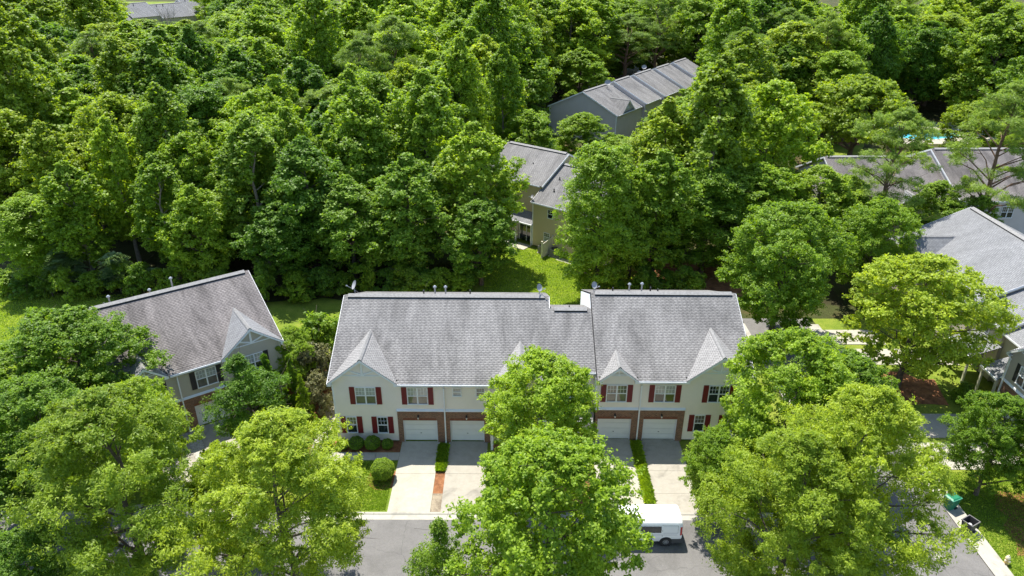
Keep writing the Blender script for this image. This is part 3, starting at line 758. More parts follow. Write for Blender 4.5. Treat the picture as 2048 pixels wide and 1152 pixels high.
window(rh, -1.5, 24.5, 3.4, 4.95, 1.5, shut='navy', glass=('blind', 'glass_mid')); window(rh, -1.5, 28.5, 3.4, 4.95, 1.5, shut='navy')
window(rh, .7, 20.6, 3.6, 4.5, .85, 1, '', glass=('glass_mid', 'glass_dark')); window(rh, .45, 16.4, 3.7, 4.6, .85, 1, '', glass=('glass_mid', 'glass_dark'))
window(rh, 0, 9.5, 3.4, 4.9, 1.5, shut='navy'); window(rh, 0, 3.9, 3.4, 4.9, 1.5, shut='navy')
for xa, xb, yy in ((15.6, 18.9, .45), (20.1, 22.25, .7)):
    mb = MB(); roof_surface(mb, lambda s: (V(xa, yy - 2.5 + s * .93, 2.7 + s * .36), V(xb, yy - 2.5 + s * .93, 2.7 + s * .36)), 2.65, (0, -.36, .93), (1, 0, 0)); mb.face([(xa, yy - 2.5, 2.66), (xb, yy - 2.5, 2.66), (xb, yy, 3.6), (xa, yy, 3.6)]); mb.build('porch_roof', M['roof_blue'], rh)
    MB().box(xa, xb, yy - 2.62, yy - 2.5, 2.56, 2.72).build('gutter', M['trim'], rh)
    for x in (xa + .1, xb - .25): MB().box(x, x + .16, yy - 2.45, yy - 2.29, 0, 2.62).build('porch_post', M['trim_cream'], rh)
    MB().box(xa + .6, xa + 1.5, yy - .06, yy - .02, .1, 2.15).build('front_door', M['navy'], rh)

# --- the yellow townhouse seen from its garden side, behind the big trees
yh = empty('townhouse', (2.5, 80.4, 0), R(-37), 'yellow tan townhouse with air conditioners at its foot, seen between the big trees', 'townhouse')
YA = roof_section(yh, 0, 11, 0, .35, 6.6, roof='roof', wall='siding_yellow', lo=.15, hi=.3)
YB = roof_section(yh, -9, 0, 1.9, 1.75, 5.8, roof='roof', wall='siding_yellow', lo=.3, hi=.15)
YC = roof_section(yh, 3.2, 9, 9.5, 1.0, 3.5, roof='roof_blue', wall='siding_yellow', lo=.15, hi=.15)
front_wall(yh, YA, 0, 11, 'siding_yellow', .14); front_wall(yh, YB, -9, 0, 'siding_yellow', .14)
gutter(yh, YA, 0, 11); gutter(yh, YB, -9, -.2); corner_trim(yh, YA, 0)
window(yh, 0, 2.55, 4.1, 5.2, .8, 1, '', glass=('glass_dark', 'glass_dark'), grid=(2, 2)); window(yh, 0, 2.1, 1.1, 2.2, .85, 1, '', glass=('glass_mid', 'blind'))
window(yh, 0, 7.5, 4.1, 5.2, .8, 1, ''); window(yh, 0, 7.8, 1.1, 2.2, 1.4, 2, '')
mb = MB(); roof_surface(mb, lambda s: (V(-5, -.2 + s * .94, 2.75 + s * .33), V(-.03, -.2 + s * .94, 2.75 + s * .33)), 2.7, (0, -.33, .94), (1, 0, 0)); mb.face([(-5, -.2, 2.7), (0, -.2, 2.7), (0, 2.4, 3.6), (-5, 2.4, 3.6)]); mb.build('porch_roof', M['roof_blue'], yh)
MB().box(-5, -.03, -.32, -.2, 2.6, 2.76).build('gutter', M['trim'], yh)
for x in (-4.9, -2.6, -.25): MB().box(x, x + .14, -.14, 0, 0, 2.66).build('porch_post', M['trim'], yh)
MB().box(-2.45, -.25, .6, .64, .1, 2.3).build('patio_door', M['glass_dark'], yh)
for x in (-2.45, -1.38, -.31): MB().box(x, x + .08, .55, .66, .1, 2.35).build('door_frame', M['trim'], yh)
MB().box(-4.8, -2.6, .6, .68, .1, 2.5).build('wall', M['siding_grey'], yh)
MB().box(-5, 0, -1.9, -.3, -.02, .08).build('patio_slab', M['concrete'], yh)
for x, yy in ((1.2, 3.8), (3.4, 1.4), (5.2, 4.6), (1.7, 1.9)): vent_pipe(yh, x, yy, YA['ze'] + (yy + OH) * PITCHR, .35, .07)
vent_pipe(yh, -3.4, 4.7, YB['ze'] + 2.6 * PITCHR + .1, .3, .07)
dish(yh, -.1, -.05, YA['ze'] + .05, R(-30), .7)

# --- grey townhouse row far behind
fh = empty('townhouse', (18.5, 126.3, 0), R(55), 'far grey townhouse row with blank gable wall, among the trees beyond the yellow house', 'townhouse')
x = 0; prev = None
for wdt, zo, rf in ((9.5, 0, 'roof'), (2.2, -.55, 'roof_blue'), (6.5, .1, 'roof'), (2.0, -.5, 'roof_blue'), (8.0, .1, 'roof'), (2.2, -.45, 'roof_blue'), (7, .0, 'roof'), (2.4, -.6, 'roof_blue'), (7, 0, 'roof')):
    S = roof_section(fh, x, x + wdt, 0 if wdt > 3 else .6, zo, 7.3 if wdt > 3 else 6.7, roof=rf, wall='siding_grey', lo=.25 if x == 0 else .05, hi=.05)
    front_wall(fh, S, x, x + wdt, 'siding_grey', .14)
    if wdt > 3: gutter(fh, S, x + .1, x + wdt - .1)
    if x == 0: front_gable(fh, S, 4.2, 2.5, roof='roof', wall='siding_grey', siding_from=5.2); vent_pipe(fh, 6.5, 7.8, S['zr'] - .3, .6, .08); vent_pipe(fh, 3.5, 7.8, S['zr'] - .3, .6, .08); dish(fh, 7.4, 6.0, S['zr'] - .5, R(-60), 1.4)
    if x > 15 and x < 22: dish(fh, x + 6, 7.6, S['zr'] - .3, R(-60), 1.2); vent_pipe(fh, x + 3, 7.8, S['zr'] - .3, .6, .08)
    x += wdt
MB().box(-.06, .06, -.04, .08, 0, 5.3).build('corner_board', M['trim'], fh); MB().box(-.06, .06, 13.9, 14.05, 0, 5.3).build('corner_board', M['trim'], fh)

# --- broad roof behind the pines
bh = empty('townhouse', (40.3, 81.3, 0), R(1), 'wide brown grey roofed townhouse behind the two tall pines', 'townhouse')
BA = roof_section(bh, 0, 13.5, 0, -.2, 7.8, roof='roof_brown', wall='siding_grey', lo=.3, hi=.0)
BB = roof_section(bh, 13.5, 34, -.6, .35, 8.6, roof='roof_brown', wall='siding_grey', lo=.1, hi=.3)
front_wall(bh, BA, 0, 13.5, 'siding_grey', .14); front_wall(bh, BB, 13.5, 34, 'siding_grey', .14)
gutter(bh, BA, 0, 13.4); gutter(bh, BB, 13.6, 34)
front_gable(bh, BA, 8.0, 1.3, roof='roof_blue', wall='siding_grey', siding_from=5.0)
window(bh, -.6, 19.6, 3.5, 5.0, 1.5, 2, '', glass=('glass_mid', 'glass_dark')); window(bh, -.6, 25, 3.5, 5.0, 1.5, 2, ''); window(bh, -.6, 19.6, .9, 2.4, 1.5, 2, '')
window(bh, 0, 4, 3.4, 4.9, 1.5, 2, '')

# --- far pale roofs at the top left
tl = empty('townhouse', (-143, 262, 0), R(52), 'distant townhouse row with pale grey stepped gable roofs at the top left', 'townhouse')
xx = 0
for k, (wd_, zo, yo_) in enumerate(((12, -.3, 0), (10, 1.2, 1.5), (13, .4, -.5), (12, 1.4, 2), (14, .5, 0))):
    S = roof_section(tl, xx, xx + wd_, yo_, zo, 9.0, roof='roof_blue', wall='siding_grey', lo=.2, hi=.2, vent=True)
    front_wall(tl, S, xx, xx + wd_, 'siding_tan', .14)
    for q in (2, 4.5): vent_pipe(tl, xx + q, S['yr'] - 1.5, S['zr'] - .7, .8, .12)
    xx += wd_

# ------------------------------------------------------------------ trees
def quads_mesh(name, co, tint, mat):
    n = co.shape[0]
    me = bpy.data.meshes.new(name)
    me.vertices.add(n * 4); me.vertices.foreach_set('co', co.reshape(-1).astype(np.float32))
    me.loops.add(n * 4); me.loops.foreach_set('vertex_index', np.arange(n * 4, dtype=np.int32))
    me.polygons.add(n); me.polygons.foreach_set('loop_start', np.arange(0, n * 4, 4, dtype=np.int32))
    try: me.polygons.foreach_set('loop_total', np.full(n, 4, dtype=np.int32))
    except Exception: pass
    me.update(calc_edges=True)
    a = me.attributes.new('tint', 'FLOAT', 'FACE'); a.data.foreach_set('value', tint.astype(np.float32))
    me.materials.append(mat)
    return me

def unit(a): return a / (np.linalg.norm(a, axis=-1, keepdims=True) + 1e-9)

def leaves(rng, pts, out, length, width, upb=.6, rnd=.9, droop=0.0):
    """leaf quads at pts; out: outward direction at each"""
    n = len(pts)
    nor = unit(out * .6 + np.array([0, 0, upb]) + rng.normal(0, rnd * .5, (n, 3)))
    ax = unit(np.cross(nor, rng.normal(0, 1, (n, 3))))
    ax = unit(ax + out * .35 + np.array([0, 0, -droop])); nor = unit(nor - ax * np.sum(nor * ax, 1, keepdims=True))
    bx = np.cross(nor, ax)
    L = (length * rng.uniform(.65, 1.3, (n, 1))) / 2; W = (width * rng.uniform(.7, 1.25, (n, 1))) / 2
    fold = nor * (W * rng.uniform(-.3, .5, (n, 1)))
    return np.stack([pts - ax * L, pts + bx * W + fold - ax * L * .1, pts + ax * L, pts - bx * W + fold * .6 - ax * L * .1], axis=1)

def profile_r(kind, t):
    if kind == 'round': return math.sqrt(max(0.02, 1 - (2 * t - .92) ** 2 / 1.18)) if t < 1 else .2
    if kind == 'oval': return max(.12, math.sin(math.pi * min(1, (t * .92 + .1))) ** .65)
    if kind == 'dome': return max(.15, math.sqrt(max(0, 1 - t ** 2.2)))
    if kind == 'cone': return max(.07, (1 - t) ** .8 * .95 + .02)
    if kind == 'tall': return max(.2, (math.sin(math.pi * (t * .80 + .13))) ** .5 * (1 - .12 * t))
    return 1

def make_crown(name, seed, Rc, z0, z1, kind='round', lobes=70, twigs=26, per=22, ll=.22, lw=.13, mat=None, lobe_r=(.2, .36), flat=.75, droop=0., sig=.16, inner=.35, layered=False):
    rng = np.random.default_rng(seed)
    H = z1 - z0; C = []; RR = []
    ph = rng.uniform(0, 6.28, 4); k = 0
    while len(C) < lobes:
        t = rng.uniform(0, 1) ** .85 if kind != 'cone' else rng.uniform(0, 1) ** 1.35
        if layered: t = (round(t * 8) + rng.normal(0, .12)) / 8; t = min(max(t, 0), 1)
        a = rng.uniform(0, 2 * math.pi)
        wob = 1 + .14 * math.sin(2 * a + ph[0]) + .11 * math.sin(3 * a + ph[1] + 4 * t) + .08 * math.sin(5 * a + ph[2] + 9 * t)
        rmax = Rc * profile_r(kind, t) * wob
        f = math.sqrt(rng.uniform(inner ** 2, 1))
        rl = Rc * rng.uniform(*lobe_r) * (.55 + .45 * profile_r(kind, t))
        rad = max(0, rmax - rl * .75) * f
        C.append((rad * math.cos(a), rad * math.sin(a), z0 + H * t * .96 + (0 if t < .9 else -rl * .4))); RR.append(rl)
    C = np.array(C); RR = np.array(RR)
    nl = len(C)
    d = unit(rng.normal(0, 1, (nl, twigs, 3)) + np.array([0, 0, .25]))
    rr = RR[:, None, None] * rng.uniform(.55, 1.12, (nl, twigs, 1))
    tw = C[:, None, :] + d * rr * np.array([1, 1, flat])
    tt = rng.uniform(0, 1, (nl, twigs)) * .6 + rng.uniform(0, 1, (nl, 1)) * .4
    off = rng.normal(0, 1, (nl, twigs, per, 3)) * (RR[:, None, None, None] * sig) * np.array([1, 1, .7])
    P = (tw[:, :, None, :] + off).reshape(-1, 3)
    cen = np.array([0, 0, z0 + H * .4])
    out = unit((d[:, :, None, :] * .7 + unit(P.reshape(nl, twigs, per, 3) - cen) * .6 + off * .3)).reshape(-1, 3)
    tint = np.clip((tt[:, :, None] * .55 + rng.uniform(0, 1, (nl, twigs, per)) * .45), 0, 1).reshape(-1)
    P[:, 2] = np.maximum(P[:, 2], .15)
    q = leaves(rng, P, out, ll, lw, droop=droop)
    return quads_mesh(name, q, tint, mat or M['leaf_mid']), C, RR

def make_trunk(name, seed, C, z0, z1, r0, mat, limbs=22, lean=.0, fork=.35):
    rr = random.Random(seed); mb = MB(); zt = z0 + (z1 - z0) * .8
    pts = [V(0, 0, -.2)]; n = 7
    for i in range(1, n + 1):
        pts.append(V(rr.gauss(0, .07) * i * .5 + lean * i / n, rr.gauss(0, .07) * i * .5, zt * i / n))
    rad = [r0 * (1.25 if i == 0 else (1 - .85 * i / n)) for i in range(n + 1)]
    for i in range(n): mb.tube(pts[i], pts[i + 1], rad[i], rad[i + 1], 8, cap=False)
    idx = list(range(len(C))); rr.shuffle(idx)
    for j in idx[:limbs]:
        c = Vector(C[j]); zs = max(z0 * .55, min(zt * .93, c.z - math.hypot(c.x, c.y) * (.55 + rr.random() * .3)))
        i = min(n - 1, int(zs / zt * n)); f = zs / zt * n - i
        s = pts[i].lerp(pts[i + 1], min(1, max(0, f))); rs = max(.025, (rad[i] * (1 - f) + rad[i + 1] * f) * .5)
        mid = s.lerp(c, .5) + V(rr.gauss(0, .2), rr.gauss(0, .2), (c - s).length * .07 + rr.gauss(0, .1))
        mb.tube(s, mid, rs, rs * .6, 6, cap=False); mb.tube(mid, c, rs * .6, .015, 5, cap=False)
        for k in range(3):
            e = c + V(rr.gauss(0, .6), rr.gauss(0, .6), rr.gauss(.1, .4)); mb.tube(mid.lerp(c, .35 + .2 * k), e, rs * .3, .008, 4, cap=False)
    me_o = mb.build(name, mat); me = me_o.data; bpy.data.objects.remove(me_o); return me

SP = {}
def species(key, n, Rc, z0, z1, r0=.25, bark='bark', limbs=22, **kw):
    L = []
    for i in range(n):
        cm, C, RR = make_crown('crown_' + key, hash(key) % 1000 * 0 + sum(map(ord, key)) * 7 + i * 131, Rc, z0, z1, **kw)
        tm = make_trunk('trunk_' + key, i + sum(map(ord, key)), C, z0, z1, r0, M[bark], limbs)
        L.append((cm, tm))
    SP[key] = (L, Rc, z1)

# near species (fine leaves)
species('willow_oak', 2, 5.4, 3.2, 14.2, .26, kind='oval', lobes=230, twigs=16, per=29, ll=0.2, lw=0.066, lobe_r=(.09, .2), mat=M['leaf_yellow'], sig=0.17, flat=.8)
species('maple', 3, 4.6, 2.2, 11.5, .22, kind='round', lobes=210, twigs=15, per=27, ll=0.145, lw=0.115, lobe_r=(.10, .21), mat=M['leaf_mid'], sig=0.16)
species('small_oak', 1, 2.7, 1.2, 8.0, .15, kind='oval', lobes=60, twigs=22, per=18, ll=.13, lw=.09, lobe_r=(.18, .32), mat=M['leaf_dark'])
species('spread_maple', 1, 5.8, 2.2, 12.3, .25, kind='round', lobes=210, twigs=14, per=20, ll=0.2, lw=0.16, lobe_r=(.10, .2), mat=M['leaf_yellow'], layered=True, flat=.5)
# woodland species
species('woodland_oak', 3, 5.6, 2.5, 18.0, .34, kind='oval', lobes=250, twigs=13, per=14, ll=.32, lw=.22, lobe_r=(.10, .20), mat=M['leaf_mid'], sig=0.2)
species('tulip_tree', 3, 4.8, 4.0, 22.0, .34, bark='bark_pale', kind='oval', lobes=230, twigs=13, per=12, ll=.33, lw=.26, lobe_r=(.12, .23), mat=M['leaf_bright'], flat=1.1, sig=0.2)
species('woodland_beech', 2, 5.4, 3.0, 16.5, .3, kind='round', lobes=220, twigs=13, per=14, ll=.30, lw=.21, lobe_r=(.10, .20), mat=M['leaf_mid'], flat=.65, sig=0.2)
species('locust', 2, 4.3, 1.8, 17.0, .25, kind='tall', lobes=230, twigs=15, per=16, ll=.30, lw=.13, lobe_r=(.12, .26), mat=M['leaf_bright'], flat=0.75, droop=.4, sig=0.25, bark='bark')
species('pine', 2, 5.6, 7.0, 19.0, .34, bark='bark_pine', kind='dome', lobes=80, twigs=22, per=20, ll=.40, lw=.05, lobe_r=(.12, .22), mat=M['needle'], flat=.42, sig=.16, inner=.2, limbs=34)
species('juniper', 1, 1.25, .2, 5.0, .1, kind='cone', lobes=70, twigs=14, per=14, ll=.2, lw=.05, lobe_r=(.16, .26), mat=M['leaf_dark'], droop=-1.0, limbs=6)
species('shrub', 2, 1.6, .2, 2.6, .06, kind='dome', lobes=42, twigs=16, per=12, ll=.16, lw=.11, lobe_r=(.2, .34), mat=M['leaf_mid'], limbs=8)
species('dome_tree', 1, 8.2, 3.0, 11.5, .34, kind='dome', lobes=150, twigs=20, per=13, ll=.36, lw=.24, lobe_r=(.10, .17), mat=M['leaf_bright'], flat=.6, layered=True)

def place_tree(key, X, Y, H=None, Rr=None, mat=None, rz=None, name='tree', label='', cat='tree', group=None, var=None, sxy=None):
    L, R0, H0 = SP[key]
    cm, tm = L[(var if var is not None else random.randrange(len(L))) % len(L)]
    sz = (H / H0) if H else 1; sr = (Rr / R0) if Rr else sz
    e = empty(name, (X, Y, 0), rz if rz is not None else random.uniform(0, 6.28), label, cat, group)
    e.scale = (sr, sr, sz)
    tr = bpy.data.objects.new('trunk', tm); col.objects.link(tr); tr.parent = e
    cr = bpy.data.objects.new('crown', cm); col.objects.link(cr); cr.parent = e
    if mat:
        cr.material_slots[0].link = 'OBJECT'; cr.material_slots[0].material = M[mat]
    return e

# --- foreground trees
T = place_tree
T('willow_oak', -21.3, 29.6, 14.0, 5.6, 'leaf_yellow', .3, 'willow_oak', 'large light green oak filling the lower left, in front of the tan townhouse', 'tree', var=0)
T('willow_oak', -12.0, 28.2, 13.6, 5.3, 'leaf_yellow', 1.9, 'willow_oak', 'light green oak left of the round clipped bush, in front of the cream townhouse', 'tree', var=1)
T('maple', 1.8, 26.6, 13.2, 4.9, 'leaf_bright', 0.4, 'maple_tree', 'dense bright green street tree standing over the front of the white van', 'tree', var=0)
T('maple', 1.9, 37.3, 11.2, 4.3, 'leaf_bright', 2.2, 'maple_tree', 'bright green tree close to the middle of the cream townhouse hiding its entry', 'tree', var=1)
T('small_oak', -3.6, 26.2, 8.6, 2.1, 'leaf_olive', 1, 'crape_myrtle', 'narrow dark olive tree at the bottom edge left of the bright street tree', 'tree')
T('maple', 17.8, 37.4, 12.8, 4.8, 'leaf_mid', 3.6, 'maple_tree', 'round mid green tree covering the right end of the cream townhouse', 'tree', var=2)
T('maple', 21.8, 38.8, 10.2, 4.2, 'leaf_mid', 1.2, 'maple_tree', 'green tree between the round mid green one and the side road', 'tree', var=0)
T('maple', 12.9, 35.0, 7.2, 2.4, 'leaf_mid', 5, 'maple_tree', 'small green tree at the edge of the rightmost driveway beside the big oak', 'tree', var=1)
T('willow_oak', 14.6, 27.6, 13.0, 4.5, 'leaf_yellow', 4.1, 'willow_oak', 'fine leaved light green oak just right of the white van', 'tree', var=0)
T('willow_oak', 18.2, 28.9, 14.8, 5.0, 'leaf_yellow', 2.9, 'willow_oak', 'biggest light oak at the lower right between the van and the green bin', 'tree', var=1)
T('spread_maple', 32.7, 50.2, 12.4, 5.9, 'leaf_yellow', 1.1, 'maple_tree', 'yellow green maple on pine straw in front of the right townhouse', 'tree')
T('maple', 24.4, 58, 14.0, 5.9, 'leaf_mid', .9, 'maple_tree', 'broad dark round tree behind the right end of the cream townhouse', 'tree', var=0)
T('maple', 36.2, 65.4, 11.6, 4.8, 'leaf_bright', 2.0, 'maple_tree', 'green tree just left of the pale grey roof at the right', 'tree', var=2)
T('maple', 31.8, 37.2, 8.3, 2.9, 'leaf_mid', 2.6, 'maple_tree', 'small green tree at the right edge above the lawn with the hydrant', 'tree', var=1)
T('maple', 35.5, 35.4, 8.6, 3.0, 'leaf_mid', 1.6, 'maple_tree', 'small tree cut by the right edge of the frame over shaded lawn', 'tree', var=2)
T('maple', -31.2, 43.3, 11.3, 5.4, 'leaf_mid', .2, 'maple_tree', 'green tree hiding the left part of the tan townhouse', 'tree', var=1)
T('maple', -35.6, 41.0, 9.4, 5.0, 'leaf_mid', 1.4, 'maple_tree', 'green tree below the sunlit lawn at the left edge', 'tree', var=2)
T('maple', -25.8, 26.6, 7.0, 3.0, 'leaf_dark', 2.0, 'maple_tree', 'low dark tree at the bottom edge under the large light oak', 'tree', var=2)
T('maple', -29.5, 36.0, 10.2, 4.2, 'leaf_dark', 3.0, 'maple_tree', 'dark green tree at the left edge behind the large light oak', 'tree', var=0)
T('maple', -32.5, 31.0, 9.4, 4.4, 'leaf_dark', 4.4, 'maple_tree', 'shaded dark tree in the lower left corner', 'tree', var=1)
T('maple', -24.5, 38.3, 8.6, 2.8, 'leaf_bright', 4.0, 'maple_tree', 'bright green tree beside the driveway of the tan townhouse', 'tree', var=2)
T('small_oak', -19.0, 41.8, 8.4, 2.9, 'leaf_dark', 2, 'holly_oak', 'small dark fine leaved tree at the right corner of the tan townhouse', 'tree')
T('spread_maple', -16.8, 31.5, 8.5, 2.6, 'leaf_yellow', 0, 'young_oak', 'thin light tree between the two large oaks at the lower left', 'tree')
# hedge-side planting between the tan and cream townhouses
T('juniper', -17.2, 46.4, 5.6, 1.3, 'leaf_dark', 0, 'juniper', 'dark upright juniper between the small dark tree and the cream townhouse', 'juniper')
T('juniper', -15.9, 44.6, 5.0, 1.1, 'leaf_olive', 2, 'juniper', 'olive upright juniper nearest the left corner of the cream townhouse', 'juniper')
T('juniper', -17.3, 43.4, 4.4, 1.1, 'leaf_dark', 3, 'juniper', 'short dark juniper just right of the small dark tree', 'juniper')
T('shrub', -16.9, 53.0, 5.2, 2.8, 'leaf_bright', 0, 'shrub', 'lime green rounded shrub at the gap behind the cream townhouse corner', 'shrub', var=0)
T('shrub', -16.2, 49.4, 4.6, 2.1, 'leaf_pale', 1, 'shrub', 'pale pinkish green shrub left of the cream townhouse roof', 'shrub', var=1)
T('shrub', -15.3, 46.4, 3.8, 1.5, 'leaf_pale', 4, 'shrub', 'pale shrub at the foot of the cream townhouse side wall', 'shrub', var=0)
T('maple', -18.0, 49.6, 6.0, 2.2, 'leaf_mid', 2, 'small_tree', 'small green tree filling the gap between the tan and cream townhouses', 'tree', var=0)
T('juniper', -18.6, 45.2, 6.4, 1.6, 'leaf_dark', 1, 'juniper', 'tallest dark juniper behind the small dark fine leaved tree', 'juniper')
T('shrub', -20.3, 47.2, 3.6, 1.6, 'leaf_olive', 4, 'shrub', 'olive shrub against the right end of the tan townhouse', 'shrub', var=1)
T('shrub', 37.0, 48.2, 1.7, 1.1, 'leaf_dark', 0, 'shrub', 'rounded dark shrub beside the porch of the right townhouse', 'shrub', var=0)
T('shrub', 36.4, 45.0, 2.0, 1.1, 'leaf_mid', 3, 'shrub', 'low green shrub below the right townhouse porch', 'shrub', var=1)
T('maple', 38.6, 40.6, 6.2, 2.1, 'leaf_bright', 3, 'maple_tree', 'young bright tree under the shuttered window of the right townhouse', 'tree', var=0)

# --- named trees behind the cream townhouse: key, crown-top pixel, distance, radius, material, label
def back_tree(key, px, pyt, Y, Rr, mat, label, name='tree', var=None, rz=None, hmin=7):
    H = max(hmin, top_h(pyt, Y)); X = x_at(px, Y, H * .7)
    return T(key, X, Y, H, Rr, mat, rz, name, label, 'tree', var=var)
NAMED = []
def nb(*a, **k): e = back_tree(*a, **k); NAMED.append((e.location.x, e.location.y, a[4])); return e
nb('woodland_oak', 850, 128, 83, 6.6, 'leaf_mid', 'tallest of the big dark oaks behind the cream townhouse roof', 'oak_tree', 0)
nb('woodland_oak', 720, 165, 80, 6.2, 'leaf_mid', 'big oak left of the tallest one behind the cream townhouse', 'oak_tree', 1)
nb('woodland_oak', 610, 265, 72, 5.6, 'leaf_dark', 'dark oak above the gap between the tan and cream townhouses', 'oak_tree', 2)
nb('woodland_oak', 948, 235, 75, 5.8, 'leaf_mid', 'oak whose branches reach the yellow townhouse roof from the left', 'oak_tree', 1)
nb('woodland_oak', 815, 300, 71, 5.4, 'leaf_dark', 'dark oak standing nearest behind the middle of the cream roof', 'oak_tree', 0)
nb('woodland_oak', 695, 345, 70, 5.0, 'leaf_dark', 'dark leafy oak directly behind the left satellite dish', 'oak_tree', 2)
nb('woodland_beech', 960, 395, 69.5, 4.0, 'leaf_dark', 'dark low crowned tree left of the sunny back lawn', 'oak_tree', 1)
nb('woodland_beech', 560, 400, 68.5, 4.4, 'leaf_dark', 'dark tree at the wood edge above the tan townhouse ridge end', 'beech_tree', 0)
nb('tulip_tree', 505, 225, 73, 4.6, 'leaf_olive', 'olive tinted tree left of the big oaks', 'tree', 1)
nb('tulip_tree', 1005, 80, 104, 3.6, 'leaf_bright', 'narrow bright pointed tree above the yellow townhouse', 'tree', 2)
nb('locust', 1206, 275, 67, 4.7, 'leaf_bright', 'feathery light green tree covering the right part of the yellow townhouse', 'locust_tree', 0)
nb('tulip_tree', 1435, 95, 78, 5.6, 'leaf_yellow', 'tall bright yellow green tree rising highest right of centre', 'tulip_tree', 0)
nb('tulip_tree', 1330, 188, 80, 4.8, 'leaf_yellow', 'bright tree hiding the near end of the far grey townhouse row', 'tulip_tree', 2)
nb('woodland_beech', 1540, 150, 84, 6.4, 'leaf_bright', 'bright broad tree right of the tall yellow green one', 'tree', 0)
nb('woodland_oak', 1320, 290, 70, 5.0, 'leaf_mid', 'darker oak below the tall bright tree', 'oak_tree', 0)
nb('locust', 1420, 330, 72, 5.0, 'leaf_mid', 'leafy tree with open branches over orange pine straw', 'tree', 1)
nb('woodland_beech', 1520, 320, 74, 5.2, 'leaf_mid', 'green tree above the broad dark round one', 'tree', 1)
nb('woodland_beech', 1640, 325, 74, 4.6, 'leaf_olive', 'olive tree left of the first tall pine', 'tree', 0)
nb('woodland_beech', 1270, 330, 70, 3.6, 'leaf_bright', 'bright green tree between the feathery tree and the darker oak', 'tree', 1)
nb('woodland_beech', 1165, 222, 112, 4.6, 'leaf_mid', 'small round tree against the far grey gable wall', 'tree', 1, hmin=5)
nb('dome_tree', 1722, 148, 116, 10.6, 'leaf_yellow', 'broad dome shaped tree beside orange mulch and path at upper right', 'tree', 0)
nb('woodland_beech', 1060, 215, 100, 4.8, 'leaf_mid', 'rounded tree above the yellow townhouse roof', 'tree', 0)
nb('pine', 1790, 205, 76, 6.0, None, 'tall pine with visible trunk in front of the wide brown grey roof', 'pine_tree', 0)
nb('pine', 2010, 150, 77, 6.4, None, 'tallest pine at the right edge with leaning trunk', 'pine_tree', 1)
nb('woodland_beech', 1950, 195, 110, 4.8, 'leaf_yellow', 'yellow green rounded tree just right of the swimming pool', 'tree', 1)
nb('woodland_beech', 1690, 345, 76, 3.8, 'leaf_olive', 'olive tree at the left end of the wide brown grey roof', 'tree', 1)
nb('woodland_beech', 1870, 355, 77, 3.4, 'leaf_olive', 'olive tree between the two tall pines', 'tree', 0)
nb('woodland_beech', 1720, 395, 75, 3.6, 'leaf_olive', 'low olive tree at the foot of the first tall pine', 'tree', 1)
nb('woodland_beech', 1900, 400, 74.5, 3.4, 'leaf_olive', 'olive tree above the apex of the right townhouse roof', 'tree', 0)
nb('woodland_beech', 1955, 385, 76, 2.6, 'leaf_dark', 'small dark tree below the second pine', 'tree', 1)

# --- woodland
builds = [(-0.5, 42, -13.5, 18, 57), ]
BOX = [  # keep-clear world rectangles (x0, x1, y0, y1)
    (-14.5, 19, 40, 61), (-48, -16, 30, 62), (-6, 20, 60, 92), (30, 80, 38, 100), (-20, 30, 60, 67)]
def seg_d(px_, py_, a, b_):
    ax, ay = a; bx2, by2 = b_; t_ = max(0, min(1, ((px_ - ax) * (bx2 - ax) + (py_ - ay) * (by2 - ay)) / ((bx2 - ax) ** 2 + (by2 - ay) ** 2)))
    return math.hypot(px_ - ax - t_ * (bx2 - ax), py_ - ay - t_ * (by2 - ay))
# places that stay in view: (x0, y0, x1, y1, distance of the thing seen)
KEEP = [(1100, 178, 1262, 262, 126), (1225, 112, 1372, 190, 172), (1075, 262, 1120, 300, 118), (1015, 290, 1130, 505, 78),
        (1655, 295, 2048, 410, 80), (1780, 240, 1895, 285, 128), (242, -20, 378, 36, 245), (1612, 200, 1640, 255, 125), (1650, 250, 1700, 300, 115), (985, 480, 1120, 600, 66), (0, 590, 180, 640, 60)]
rngp = random.Random(11)
cands = []
Yc = 69.5; row = 0
while Yc < 300:
    sp = 6.5 + (Yc - 68) * .034
    Xc = -.80 * Yc - 8 + (row % 2) * sp / 2
    while Xc < .80 * Yc + 8:
        cands.append((Xc + rngp.uniform(-.33, .33) * sp, Yc + rngp.uniform(-.33, .33) * sp, sp)); Xc += sp
    Yc += sp * .88; row += 1
zones = [
    (lambda px: px < 330, 'in the wood at the far left'),
    (lambda px: px < 720, 'in the wood above the tan townhouse'),
    (lambda px: px < 1150, 'in the wood behind the big oaks'),
    (lambda px: px < 1560, 'in the wood behind the far grey row'),
    (lambda px: True, 'in the wood beyond the pool')]
tone_w = {'leaf_bright': 'bright green', 'leaf_mid': 'mid green', 'leaf_dark': 'dark green', 'leaf_yellow': 'yellow green', 'leaf_olive': 'olive green'}
shape_w = {'woodland_oak': 'spreading', 'tulip_tree': 'tall pointed', 'woodland_beech': 'rounded', 'locust': 'feathery', 'pine': 'pine'}
placed = 0; far_pts = []
